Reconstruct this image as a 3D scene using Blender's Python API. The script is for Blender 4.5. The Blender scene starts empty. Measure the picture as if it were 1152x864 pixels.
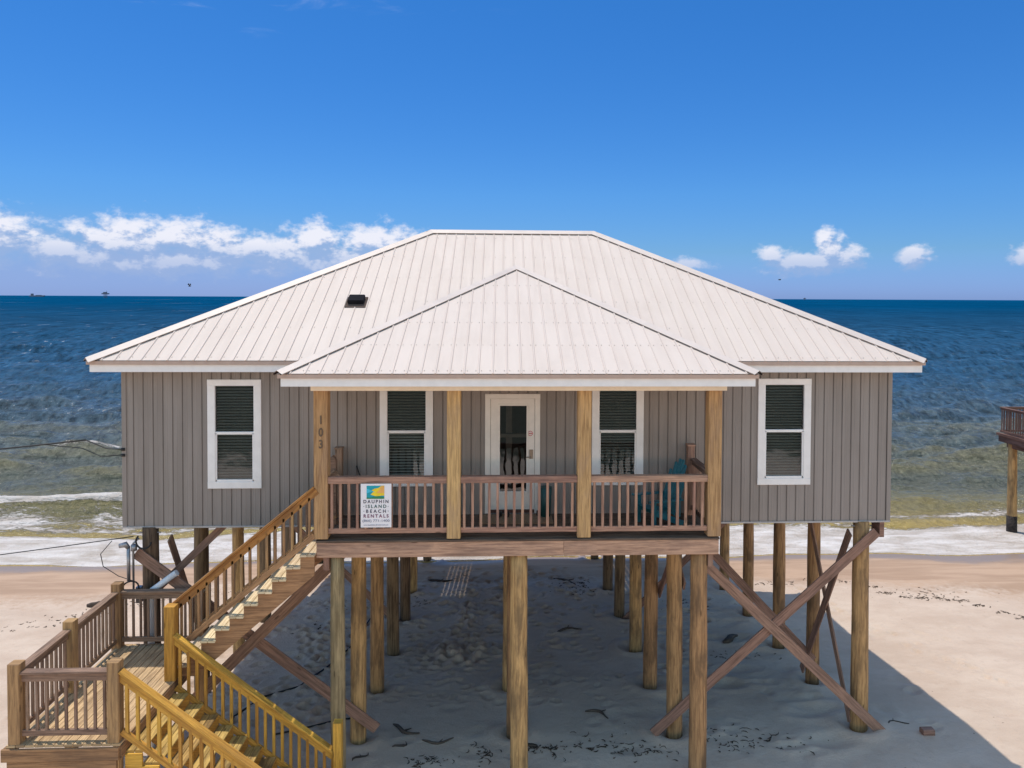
import bpy, bmesh, math, random
import numpy as np
from mathutils import Vector, Matrix, noise
random.seed(7); rng = np.random.default_rng(7)
S = bpy.context.scene
COL = S.collection

# ------------------------------------------------------------------ camera
cam_d = bpy.data.cameras.new("camera"); cam = bpy.data.objects.new("camera", cam_d); COL.objects.link(cam)
R_ = Vector((0.99913239, -0.04137357, 0.00476327)); U_ = Vector((-0.00373242, 0.02495721, 0.99968155)); F_ = Vector((0.04147927, 0.998832, -0.02478114))
M = Matrix((R_, U_, -F_)).transposed().to_4x4(); M.translation = Vector((-.281, -15.232, 10.5))
cam.matrix_world = M
cam_d.sensor_width = 36; cam_d.lens = 36*822.251/1152
cam_d.shift_x = -23.7/1152; cam_d.shift_y = -76.75/1152
cam_d.clip_start = .1; cam_d.clip_end = 80000
S.camera = cam

# ------------------------------------------------------------------ node helpers
def new_mat(name):
    m = bpy.data.materials.new(name); m.use_nodes = True
    nt = m.node_tree; nt.nodes.clear()
    out = nt.nodes.new('ShaderNodeOutputMaterial'); b = nt.nodes.new('ShaderNodeBsdfPrincipled')
    nt.links.new(b.outputs[0], out.inputs[0])
    return m, nt, b, out
class G:
    """small helper around one node tree"""
    def __init__(s, nt): s.nt = nt
    def n(s, t, **k):
        x = s.nt.nodes.new(t)
        for a, v in k.items(): setattr(x, a, v)
        return x
    def set(s, sock, v):
        if hasattr(v, 'links') or isinstance(v, bpy.types.NodeSocket): s.nt.links.new(v, sock)
        else: sock.default_value = v
    def m(s, op, a, b=None, c=None, clamp=False):
        x = s.n('ShaderNodeMath', operation=op, use_clamp=clamp)
        s.set(x.inputs[0], a)
        if b is not None: s.set(x.inputs[1], b)
        if c is not None: s.set(x.inputs[2], c)
        return x.outputs[0]
    def mr(s, v, a, b, c=0., d=1., smooth=True):
        x = s.n('ShaderNodeMapRange', interpolation_type='SMOOTHSTEP' if smooth else 'LINEAR')
        s.set(x.inputs[0], v); s.set(x.inputs[1], a); s.set(x.inputs[2], b); s.set(x.inputs[3], c); s.set(x.inputs[4], d)
        return x.outputs[0]
    def mix(s, f, a, b, mode='MIX'):
        x = s.n('ShaderNodeMix', data_type='RGBA', blend_type=mode)
        s.set(x.inputs[0], f); s.set(x.inputs[6], a); s.set(x.inputs[7], b)
        return x.outputs[2]
    def noise(s, vec, scale, detail=4, rough=.55, sc3=None, dist=0.):
        if sc3 is not None:
            mp = s.n('ShaderNodeMapping'); s.set(mp.inputs[0], vec); mp.inputs['Scale'].default_value = sc3; vec = mp.outputs[0]
        x = s.n('ShaderNodeTexNoise'); s.set(x.inputs['Vector'], vec)
        x.inputs['Scale'].default_value = scale; x.inputs['Detail'].default_value = detail; x.inputs['Roughness'].default_value = rough
        x.inputs['Distortion'].default_value = dist
        return x.outputs[0]
    def ramp(s, v, stops):
        x = s.n('ShaderNodeValToRGB'); s.set(x.inputs[0], v); e = x.color_ramp.elements
        while len(e) < len(stops): e.new(.5)
        for i, (p, c) in enumerate(stops): e[i].position = p; e[i].color = (*c, 1) if len(c) == 3 else c
        return x.outputs[0]
    def bump(s, h, strength, dist, normal=None):
        x = s.n('ShaderNodeBump'); s.set(x.inputs['Height'], h); x.inputs['Strength'].default_value = strength; x.inputs['Distance'].default_value = dist
        if normal is not None: s.set(x.inputs['Normal'], normal)
        return x.outputs[0]
def c4(c): return (*c, 1)

def wood(name, c1, c2, c3=None, grain=1., rough=.8, blotch=.5):
    """weathered timber: grain runs along u (metres)"""
    m, nt, b, o = new_mat(name); g = G(nt)
    uv = g.n('ShaderNodeUVMap').outputs[0]; oi = g.n('ShaderNodeObjectInfo').outputs['Random']
    f = g.noise(uv, 1, 8, .65, (1.6*grain, 26*grain, 1), .4)
    fine = g.noise(uv, 1, 4, .6, (7*grain, 140*grain, 1))
    big = g.noise(uv, 1, 4, .6, (1.1, 3.5, 1), .3)
    col = g.ramp(g.mr(f, .3, .7), [(0, c2), (.55, c1), (1, tuple(min(1, x*1.25) for x in c1))])
    col = g.mix(g.mr(big, .42, .68, 0, blotch), col, c4(c3 or tuple(x*.55 for x in c2)))
    col = g.mix(g.mr(fine, .58, .72, 0, .55), col, c4(tuple(x*.35 for x in c2)))
    hs = g.n('ShaderNodeHueSaturation'); g.set(hs.inputs['Color'], col)
    g.set(hs.inputs['Value'], g.m('MULTIPLY_ADD', oi, .34, .83)); g.set(hs.inputs['Hue'], g.m('MULTIPLY_ADD', oi, .016, .492))
    # knots
    v = g.n('ShaderNodeTexVoronoi'); mp = g.n('ShaderNodeMapping'); g.set(mp.inputs[0], uv); mp.inputs['Scale'].default_value = (1.3, 5, 1); g.set(v.inputs['Vector'], mp.outputs[0]); v.inputs['Scale'].default_value = 1
    k = g.mr(v.outputs['Distance'], .05, .11, 1, 0)
    col = g.mix(g.m('MULTIPLY', k, .65), hs.outputs[0], c4(tuple(x*.3 for x in c2)))
    g.set(b.inputs['Base Color'], col); b.inputs['Roughness'].default_value = rough
    b.inputs['Specular IOR Level'].default_value = .25
    g.set(b.inputs['Normal'], g.bump(g.m('ADD', f, g.m('MULTIPLY', fine, .5)), .55, .012))
    return m
def plain(name, c, rough=.6, metal=0., var=.15, scale=6., bump=.1, spec=.5):
    m, nt, b, o = new_mat(name); g = G(nt)
    p = g.n('ShaderNodeTexCoord').outputs['Object']
    f = g.noise(p, scale, 6, .6)
    g.set(b.inputs['Base Color'], g.mix(g.mr(f, .3, .7), c4(tuple(x*(1-var) for x in c)), c4(tuple(min(1, x*(1+var*.5)) for x in c))))
    b.inputs['Roughness'].default_value = rough; b.inputs['Metallic'].default_value = metal; b.inputs['Specular IOR Level'].default_value = spec
    if bump: g.set(b.inputs['Normal'], g.bump(g.noise(p, scale*8, 4), bump, .01))
    return m

W_PINK = wood('weathered_pink_timber', (.40, .24, .175), (.22, .125, .092), (.17, .11, .095))
W_DECK = wood('aged_deck_timber', (.30, .20, .14), (.14, .085, .06), (.09, .06, .045))
W_LAND = wood('landing_deck_timber', (.50, .345, .20), (.28, .175, .10), (.20, .13, .08), blotch=.5)
W_TAN = wood('tan_rail_timber', (.36, .215, .105), (.19, .11, .058), (.17, .11, .07))
W_OLD = wood('grey_rail_timber', (.29, .19, .135), (.15, .095, .068), (.13, .09, .07))
W_TREAD = wood('worn_tread_timber', (.68, .56, .38), (.46, .34, .20), (.35, .25, .15), blotch=.35)
W_STR = wood('stair_stringer_timber', (.36, .20, .105), (.21, .11, .06), (.15, .085, .05))
W_ORANGE = wood('stained_handrail_timber', (.42, .215, .065), (.28, .14, .05), (.16, .09, .045))
W_YEL = wood('new_yellow_timber', (.56, .31, .06), (.36, .18, .032), (.30, .155, .045), blotch=.6, rough=.65)
W_YELD = wood('stained_step_timber', (.46, .30, .10), (.26, .16, .06), (.12, .075, .035), blotch=.8)
W_POST = wood('treated_post_timber', (.47, .295, .14), (.29, .17, .08), (.33, .22, .15), blotch=.5)
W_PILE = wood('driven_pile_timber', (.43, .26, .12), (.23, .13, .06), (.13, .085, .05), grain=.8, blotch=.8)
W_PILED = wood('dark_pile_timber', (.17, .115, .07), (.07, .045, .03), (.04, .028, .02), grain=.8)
W_BRACE = wood('brace_timber', (.30, .18, .135), (.16, .095, .07), (.14, .09, .075))
W_DARK = wood('dark_joist_timber', (.12, .085, .07), (.06, .04, .035))
W_NEIGH = wood('dark_brown_deck_timber', (.17, .095, .075), (.08, .045, .038))
W_DRIFT = wood('driftwood_surface', (.10, .075, .06), (.04, .03, .025))
WHITE = plain('white_trim_paint', (.80, .79, .80), .45, var=.05, bump=.03)
CREAM = plain('cream_beam_paint', (.80, .70, .56), .6, var=.06, bump=.04)
DRIP = plain('tan_drip_edge_metal', (.47, .345, .29), .5, var=.08, bump=.02)
DOORW = plain('off_white_door_paint', (.76, .72, .68), .5, var=.05, bump=.02)
BLACK = plain('black_plastic', (.015, .015, .02), .45, var=.2)
RUBBER = plain('black_cable_rubber', (.01, .01, .012), .6, var=.2)
STEEL = plain('galvanised_steel', (.30, .31, .34), .4, .7, var=.2)
PVC = plain('white_pvc', (.72, .74, .78), .35, var=.06)
TEAL = plain('teal_plastic', (.006, .13, .18), .4, var=.15)
BLIND = plain('blind_slat_plastic', (.42, .44, .40), .5, var=.05, bump=0)
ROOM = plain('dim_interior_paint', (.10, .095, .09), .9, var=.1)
MAT_RUG = plain('coir_doormat', (.25, .17, .11), .95, var=.3, scale=30, bump=.5)
DARKGAP = plain('painted_gap_shade', (.03, .02, .018), .9)  # dark strip that paints the shade in the gap under the roof caps
RIGM = plain('far_steel_grey', (.10, .13, .19), .8)

def siding_mat():
    m, nt, b, o = new_mat('taupe_vinyl_siding'); g = G(nt)
    p = g.n('ShaderNodeTexCoord').outputs['Object']
    f = g.noise(p, 1, 5, .6, (5.0, 5, .35)); f2 = g.noise(p, 1, 4, .6, (.5, .5, .5))
    col = g.mix(g.mr(f, .35, .68), c4((.232, .205, .190)), c4((.282, .252, .236)))
    col = g.mix(g.mr(f2, .4, .7, 0, .4), col, c4((.30, .262, .25)))
    st = g.noise(p, 1, 6, .7, (9, 9, .5), .3); col = g.mix(g.mr(st, .55, .78, 0, .28), col, c4((.21, .18, .165)))
    lite = g.noise(p, 1, 5, .7, (2.2, 2.2, .8)); col = g.mix(g.mr(lite, .58, .8, 0, .3), col, c4((.36, .335, .32)))
    g.set(b.inputs['Base Color'], col); b.inputs['Roughness'].default_value = .55; b.inputs['Specular IOR Level'].default_value = .3
    g.set(b.inputs['Normal'], g.bump(g.noise(p, 1, 4, .6, (40, 40, 3)), .12, .004))
    return m
SIDING = siding_mat()
def roof_mat():
    m, nt, b, o = new_mat('pale_ribbed_metal_roof'); g = G(nt)
    p = g.n('ShaderNodeTexCoord').outputs['Object']
    f = g.noise(p, 1, 5, .6, (3.9, .5, .5)); f2 = g.noise(p, .7, 6, .7)
    col = g.mix(g.mr(f, .3, .7), c4((.555, .475, .43)), c4((.59, .51, .465)))
    col = g.mix(g.mr(f2, .5, .78, 0, .45), col, c4((.50, .42, .375)))
    dr = g.noise(p, 1, 6, .72, (7, .35, .35), .2); col = g.mix(g.mr(dr, .56, .80, 0, .35), col, c4((.44, .36, .31)))
    g.set(b.inputs['Base Color'], col); b.inputs['Roughness'].default_value = .6; b.inputs['Specular IOR Level'].default_value = .3
    g.set(b.inputs['Normal'], g.bump(g.noise(p, 2.5, 3), .1, .03))
    return m
ROOF = roof_mat()
CAPM = plain('pale_metal_ridge_cap', (.55, .475, .435), .45, var=.08, scale=2, bump=.03)
def glass_mat():
    m, nt, b, o = new_mat('window_glass'); g = G(nt); nt.nodes.remove(b)
    tr = g.n('ShaderNodeBsdfTransparent'); tr.inputs[0].default_value = (.74, .77, .77, 1)
    gl = g.n('ShaderNodeBsdfGlossy'); gl.inputs['Roughness'].default_value = .02; gl.inputs[0].default_value = (.9, .95, 1, 1)
    p = g.n('ShaderNodeTexCoord').outputs['Object']
    g.set(gl.inputs['Normal'], g.bump(g.noise(p, 2.0, 2), .25, .02))
    fr = g.n('ShaderNodeFresnel'); fr.inputs[0].default_value = 1.6
    mx = g.n('ShaderNodeMixShader'); g.set(mx.inputs[0], g.m('ADD', fr.outputs[0], .05)); nt.links.new(tr.outputs[0], mx.inputs[1]); nt.links.new(gl.outputs[0], mx.inputs[2])
    nt.links.new(mx.outputs[0], o.inputs[0])
    return m
GLASS = glass_mat()

# ------------------------------------------------------------------ mesh builder
class MB:
    def __init__(s): s.v = []; s.f = []; s.uv = []; s.sm = []
    def face(s, idx, uvs, smooth=False): s.f.append(idx); s.uv.append(uvs); s.sm.append(smooth)
    def beam(s, p0, p1, w, h, up=(0, 0, 1), ch=.006, end0=None, end1=None):
        """chamfered beam from p0 to p1; w across, h along up"""
        p0, p1 = Vector(p0), Vector(p1); d = (p1-p0); L = d.length; d.normalize(); up = Vector(up)
        if abs(d.dot(up)) > .999: up = Vector((0, 1, 0))
        sd = d.cross(up).normalized(); up2 = sd.cross(d).normalized()
        a, b = w/2, h/2; c = min(ch, a*.45, b*.45)
        prof = [(-a+c, -b), (a-c, -b), (a, -b+c), (a, b-c), (a-c, b), (-a+c, b), (-a, b-c), (-a, -b+c)]
        base = len(s.v); ou, ov = random.uniform(0, 50), random.uniform(0, 50)
        per = [0]
        for i in range(8):
            q, r = prof[i], prof[(i+1) % 8]; per.append(per[-1]+math.hypot(q[0]-r[0], q[1]-r[1]))
        for k, p in enumerate((p0, p1)):
            for x, y in prof: s.v.append(p+sd*x+up2*y)
        for i in range(8):
            j = (i+1) % 8
            s.face((base+i, base+j, base+8+j, base+8+i), ((ou, ov+per[i]), (ou, ov+per[i+1]), (ou+L, ov+per[i+1]), (ou+L, ov+per[i])))
        s.face(tuple(base+i for i in range(7, -1, -1)), tuple((ou+prof[i][0]*.1, ov+prof[i][1]) for i in range(7, -1, -1)))
        s.face(tuple(base+8+i for i in range(8)), tuple((ou+prof[i][0]*.1, ov+prof[i][1]) for i in range(8)))
        return s
    def box(s, a, b, ch=.004):
        """axis-aligned box between two corners, grain along the longest side"""
        a, b = [min(x, y) for x, y in zip(a, b)], [max(x, y) for x, y in zip(a, b)]
        e = [b[i]-a[i] for i in range(3)]; c = [(a[i]+b[i])/2 for i in range(3)]; ax = e.index(max(e))
        p0, p1 = list(c), list(c); p0[ax] = a[ax]; p1[ax] = b[ax]
        if ax == 2: return s.beam(p0, p1, e[0], e[1], (0, 1, 0), ch)
        if ax == 1: return s.beam(p0, p1, e[0], e[2], (0, 0, 1), ch)
        return s.beam(p0, p1, e[1], e[2], (0, 0, 1), ch)
    def tube(s, pts, rad, n=10, caps=True, wob=0., smooth=True, seg=1):
        pts = [Vector(p) for p in pts]; R = rad if isinstance(rad, (list, tuple)) else [rad]*len(pts)
        if seg > 1:
            P2, R2 = [], []
            for i in range(len(pts)-1):
                for k in range(seg): t = k/seg; P2.append(pts[i].lerp(pts[i+1], t)); R2.append(R[i]*(1-t)+R[i+1]*t)
            P2.append(pts[-1]); R2.append(R[-1]); pts, R = P2, R2
        base = len(s.v); ou, ov = random.uniform(0, 50), random.uniform(0, 50); L = 0; Ls = []
        prev = None; sdv = Vector((random.random(), random.random(), random.random()))*30
        for i, p in enumerate(pts):
            d = (pts[min(i+1, len(pts)-1)]-pts[max(i-1, 0)]).normalized()
            if prev is None: x = d.orthogonal().normalized()
            else: x = (prev-d*prev.dot(d)).normalized()
            prev = x; y = d.cross(x)
            if i: L += (p-pts[i-1]).length
            Ls.append(L)
            for k in range(n):
                t = 2*math.pi*k/n; r = R[i]
                if wob: r *= 1+wob*noise.noise(Vector((math.cos(t)*1.2, math.sin(t)*1.2, L*.9))+sdv)
                s.v.append(p+x*math.cos(t)*r+y*math.sin(t)*r)
        for i in range(len(pts)-1):
            for k in range(n):
                k2 = (k+1) % n; pr = 2*math.pi*R[i]/n
                s.face((base+i*n+k, base+i*n+k2, base+(i+1)*n+k2, base+(i+1)*n+k), ((ou+Ls[i], ov+k*pr), (ou+Ls[i], ov+(k+1)*pr), (ou+Ls[i+1], ov+(k+1)*pr), (ou+Ls[i+1], ov+k*pr)), smooth)
        if caps:
            s.face(tuple(base+k for k in range(n-1, -1, -1)), tuple((ou, ov) for k in range(n)))
            s.face(tuple(base+(len(pts)-1)*n+k for k in range(n)), tuple((ou, ov+k*.01) for k in range(n)))
        return s
    def poly(s, pts, t=None, axis=(0, 1, 0)):
        """flat polygon extruded by t along axis"""
        n = len(pts); base = len(s.v); ax = Vector(axis); P = [Vector(p) for p in pts]
        o = P[0]; e1 = (P[1]-P[0]).normalized(); nn = Vector((0, 0, 0))
        for i in range(n): nn += (P[i]-o).cross(P[(i+1) % n]-o)
        e2 = nn.normalized().cross(e1); uv = [((p-o).dot(e1), (p-o).dot(e2)) for p in P]
        if t is None:
            s.v += P; s.face(tuple(base+i for i in range(n)), tuple(uv)); return s
        s.v += P+[p+ax*t for p in P]
        s.face(tuple(base+i for i in range(n)), tuple(uv)); s.face(tuple(base+n+i for i in range(n-1, -1, -1)), tuple(uv[::-1]))
        for i in range(n):
            j = (i+1) % n; s.face((base+i, base+n+i, base+n+j, base+j), (uv[i], (uv[i][0], uv[i][1]+abs(t)), (uv[j][0], uv[j][1]+abs(t)), uv[j]))
        return s
    def build(s, name, mat, parent=None, label=None, cat=None, group=None, kind=None):
        me = bpy.data.meshes.new(name); me.from_pydata([tuple(v) for v in s.v], [], s.f)
        uvl = me.uv_layers.new(name='UVMap'); flat = []
        for u in s.uv:
            for q in u: flat += [q[0], q[1]]
        uvl.data.foreach_set('uv', flat); me.polygons.foreach_set('use_smooth', s.sm)
        bm = bmesh.new(); bm.from_mesh(me); bmesh.ops.recalc_face_normals(bm, faces=bm.faces); bm.to_mesh(me); bm.free()
        me.materials.append(mat); o = bpy.data.objects.new(name, me); COL.objects.link(o)
        if parent:
            o.parent = parent
            q = parent; off = Vector((0, 0, 0))
            while q: off += q.location; q = q.parent
            me.transform(Matrix.Translation(-off)) if off.length else None
        return tag(o, label, cat, group, kind)
def tag(o, label=None, cat=None, group=None, kind=None):
    for k, v in (('label', label), ('category', cat), ('group', group), ('kind', kind)):
        if v: o[k] = v
    return o
def empty(name, loc, label, cat, group=None, rz=0):
    o = bpy.data.objects.new(name, None); COL.objects.link(o); o.location = loc; o.rotation_euler[2] = rz; o.empty_display_size = .3
    return tag(o, label, cat, group)

# ------------------------------------------------------------------ ground height
_ys = np.array([-400, -15, -3, 0, 2.44, 4.88, 7.32, 9.76, 12., 14.2, 18, 24, 40, 60.])
_zs = np.array([1.9, 1.75, 1.42, 1.27, 1.02, .74, .60, .46, .22, 0, -.22, -.9, -2.5, -3.])
def shore(x): return 14.15+.28*np.sin(x*.21+1.2)+.16*np.sin(x*.53+.4)+.07*np.sin(x*1.3)-np.clip((-x-10)*.05, 0, .8)-.55*np.exp(-(x/9.)**4)
def wave_noise(x, y, k, seed, n=7):
    r = np.random.default_rng(seed); o = 0
    for i in range(n):
        a = r.uniform(0, 2*np.pi); f = k*r.uniform(.6, 1.7); o = o+np.sin((x*np.cos(a)+y*np.sin(a))*f+r.uniform(0, 6.28))
    return o/n
def ground_z(x, y):
    x = np.asarray(x, float); y = np.asarray(y, float)
    ye = y-(shore(x)-14.2)*np.clip(y/14, 0, 1)
    z = np.interp(ye, _ys, _zs)
    land = np.clip((13.2-ye)/3, 0, 1)
    z = z+land*(.045*wave_noise(x, y, .9, 1)+.02*wave_noise(x, y, 2.6, 2)+.10*wave_noise(x, y, .25, 3))
    return z
gz = lambda x, y: float(ground_z(x, y))

# ------------------------------------------------------------------ sand
def sand_mat():
    m, nt, b, o = new_mat('beach_sand'); g = G(nt)
    p = g.n('ShaderNodeNewGeometry').outputs['Position']; wet = g.n('ShaderNodeAttribute', attribute_name='wet').outputs['Fac']
    n1 = g.noise(p, 1, 6, .65, (.5, .9, .5)); n2 = g.noise(p, 4, 6, .7); n3 = g.noise(p, 140, 3, .6); n4 = g.noise(p, 1, 5, .6, (.25, 1.3, .5), .6)
    dry = g.mix(g.mr(n1, .3, .7), c4((.52, .40, .315)), c4((.62, .50, .405)))
    dry = g.mix(g.mr(n2, .52, .72, 0, .35), dry, c4((.42, .315, .245)))
    wetc = g.mix(g.mr(n4, .35, .65), c4((.37, .245, .165)), c4((.48, .33, .23)))
    w = g.mr(g.m('ADD', wet, g.m('MULTIPLY_ADD', n2, .35, -.17)), .38, .62)
    col = g.mix(w, dry, wetc)
    vw = g.mr(g.m('ADD', wet, g.m('MULTIPLY_ADD', n1, .16, -.08)), .86, .97)
    col = g.mix(vw, col, c4((.27, .20, .155)))
    col = g.mix(g.mr(n3, .35, .7, 0, .35), col, g.mix(.5, col, c4((.28, .20, .15))))
    sp = g.n('ShaderNodeTexVoronoi'); g.set(sp.inputs['Vector'], p); sp.inputs['Scale'].default_value = 3.2
    spk = g.m('MULTIPLY', g.mr(sp.outputs['Distance'], .035, .07, 1, 0), g.mr(g.noise(p, .8, 3), .5, .6))
    col = g.mix(g.m('MULTIPLY', spk, .8), col, c4((.10, .07, .05)))
    py = g.n('ShaderNodeSeparateXYZ'); g.set(py.inputs[0], p); added_scrub = g.mr(g.m('ADD', py.outputs[1], g.m('MULTIPLY_ADD', n1, 8, -4)), -22, -26)  # dark scrub land added behind the camera to darken the pane reflections
    col = g.mix(added_scrub, col, g.mix(g.mr(n2, .35, .65), c4((.04, .043, .03)), c4((.09, .088, .06))))
    g.set(b.inputs['Base Color'], col); g.set(b.inputs['Roughness'], g.mr(vw, 0, 1, .95, .32)); b.inputs['Specular IOR Level'].default_value = .3
    h = g.m('ADD', g.m('MULTIPLY', n2, 1.), g.m('MULTIPLY', g.noise(p, 22, 5, .7), .35))
    h = g.m('ADD', h, g.m('MULTIPLY', n3, .05)); h = g.m('MULTIPLY', h, g.mr(w, 0, 1, 1, .18))
    g.set(b.inputs['Normal'], g.bump(h, .7, .06))
    return m
def grid(name, X, Y, Z, mat, attrs=(), smooth=True, **k):
    ny, nx = X.shape; me = bpy.data.meshes.new(name)
    co = np.stack([X, Y, Z], -1).reshape(-1, 3).astype(np.float32)
    i = np.arange((ny-1)*(nx-1)); r = i//(nx-1); c = i % (nx-1); a = r*nx+c
    q = np.stack([a, a+1, a+nx+1, a+nx], 1).astype(np.int32)
    me.vertices.add(len(co)); me.vertices.foreach_set('co', co.ravel()); me.loops.add(q.size); me.loops.foreach_set('vertex_index', q.ravel())
    me.polygons.add(len(q)); me.polygons.foreach_set('loop_start', np.arange(0, q.size, 4, dtype=np.int32)); me.polygons.foreach_set('loop_total', np.full(len(q), 4, np.int32))
    me.update(); me.polygons.foreach_set('use_smooth', np.full(len(q), smooth)); me.validate()
    for nme, arr in attrs:
        at = me.attributes.new(nme, 'FLOAT', 'POINT'); at.data.foreach_set('value', arr.ravel().astype(np.float32))
    me.materials.append(mat); o = bpy.data.objects.new(name, me); COL.objects.link(o); tag(o, kind=k.get('kind', 'structure')); return o
def steps(a, b, n, p=1.): t = np.linspace(0, 1, n)**p; return a+(b-a)*t
xs = np.concatenate([-14-steps(486, .5, 34, 2.2)[:-1], np.linspace(-14, 18, 560), 18+steps(.5, 486, 34, 2.2)])
xs = np.sort(xs)
ysg = np.concatenate([-3-np.geomspace(.2, 380, 36)[::-1], np.linspace(-3, 15, 320), 15+np.geomspace(.2, 45, 20)])
GX, GY = np.meshgrid(xs, ysg); GZ = ground_z(GX, GY)
# footprints and scuffs
def dents(x, y, r, dep, ang=0, el=1.):
    ix = np.searchsorted(xs, [x-r*4, x+r*4]); iy = np.searchsorted(ysg, [y-r*4, y+r*4])
    sl = (slice(iy[0], iy[1]), slice(ix[0], ix[1])); dx = GX[sl]-x; dy = GY[sl]-y
    u = dx*math.cos(ang)+dy*math.sin(ang); v = (-dx*math.sin(ang)+dy*math.cos(ang))/el
    d2 = (u*u+v*v)/(r*r); dep = dep*1.6; GZ[sl] += -dep*np.exp(-d2)+dep*.45*np.exp(-(np.sqrt(d2)-1.7)**2*2.5)
def trail(x0, y0, x1, y1, spread=.15, stepl=.42):
    L = math.hypot(x1-x0, y1-y0); n = int(L/stepl); a = math.atan2(y1-y0, x1-x0)
    for i in range(n):
        t = i/n; s = 1 if i % 2 else -1
        x = x0+(x1-x0)*t-math.sin(a)*.11*s+random.gauss(0, spread); y = y0+(y1-y0)*t+math.cos(a)*.11*s+random.gauss(0, spread)
        dents(x, y, random.uniform(.075, .10), random.uniform(.03, .05), a+math.pi/2+random.gauss(0, .3), 1.5)
for q in ((-1.6, 12.5, -1.1, 3.2), (-.9, 12, -1.9, 4), (.6, 12.6, -.8, 4.5), (-6, 9, -2, 6), (-5.5, 4, -6.8, 12), (-6.4, 1, -3.8, 7), (-4.6, .5, -5.6, 9), (1.2, 11.5, 3, 7), (4, 3, 6.5, 9), (-11, 1, -9.5, 11), (-13, 5, -10, 10.5), (12, 2, 9.8, 9.5), (11, -1, 16, 6)): trail(*q)
for i in range(70): dents(random.gauss(-1.5, .55), random.gauss(4.6, .45), .09, .035, random.random()*3, 1.4)
for i in range(60): dents(random.gauss(-.5, .9), random.gauss(9, 1.2), .09, .03, random.random()*3, 1.4)
for i in range(420): dents(random.gauss(-.6, 2.3), random.uniform(1.5, 13), random.uniform(.06, .10), random.uniform(.012, .032), random.random()*3, 1.5)
for i in range(260):
    dents(random.uniform(-9, -4), random.uniform(.5, 9), random.uniform(.06, .11), random.uniform(.02, .04), random.random()*3, 1.3)
for i in range(160): dents(random.uniform(-13, 17), random.uniform(-2.5, 9), random.uniform(.08, .16), random.uniform(.01, .025), random.random()*3, 1.6)
for i in range(40): dents(random.gauss(6.2, 1.2), random.uniform(-1, 8), random.uniform(.2, .5), random.uniform(.015, .035), 0, .5)
PILES = []
for iy, y in enumerate((0.06, 2.44, 4.88, 7.32, 9.76, 13.85)):
    for x in (-7.5, -3.30, -.05, 3.42, 7.48):
        if iy == 5 and x == -.05: continue
        PILES.append((x+random.uniform(-.04, .04), y+random.uniform(-.04, .04), iy))
for x, y, i in PILES: dents(x, y, random.uniform(.22, .36), random.uniform(.04, .09))
wb = 10.3-.42*np.clip(np.abs(GX-0)-9, 0, 12)+.35*np.sin(GX*.5)+.2*np.sin(GX*1.7)
WET = np.clip((GY-wb)/(shore(GX)-wb), 0, 1)*.6+np.where(GY > wb, .4, np.clip(.4+(GY-wb)*.35, 0, .4))
sand = grid('beach_sand', GX, GY, GZ, sand_mat(), [('wet', WET)])

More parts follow.
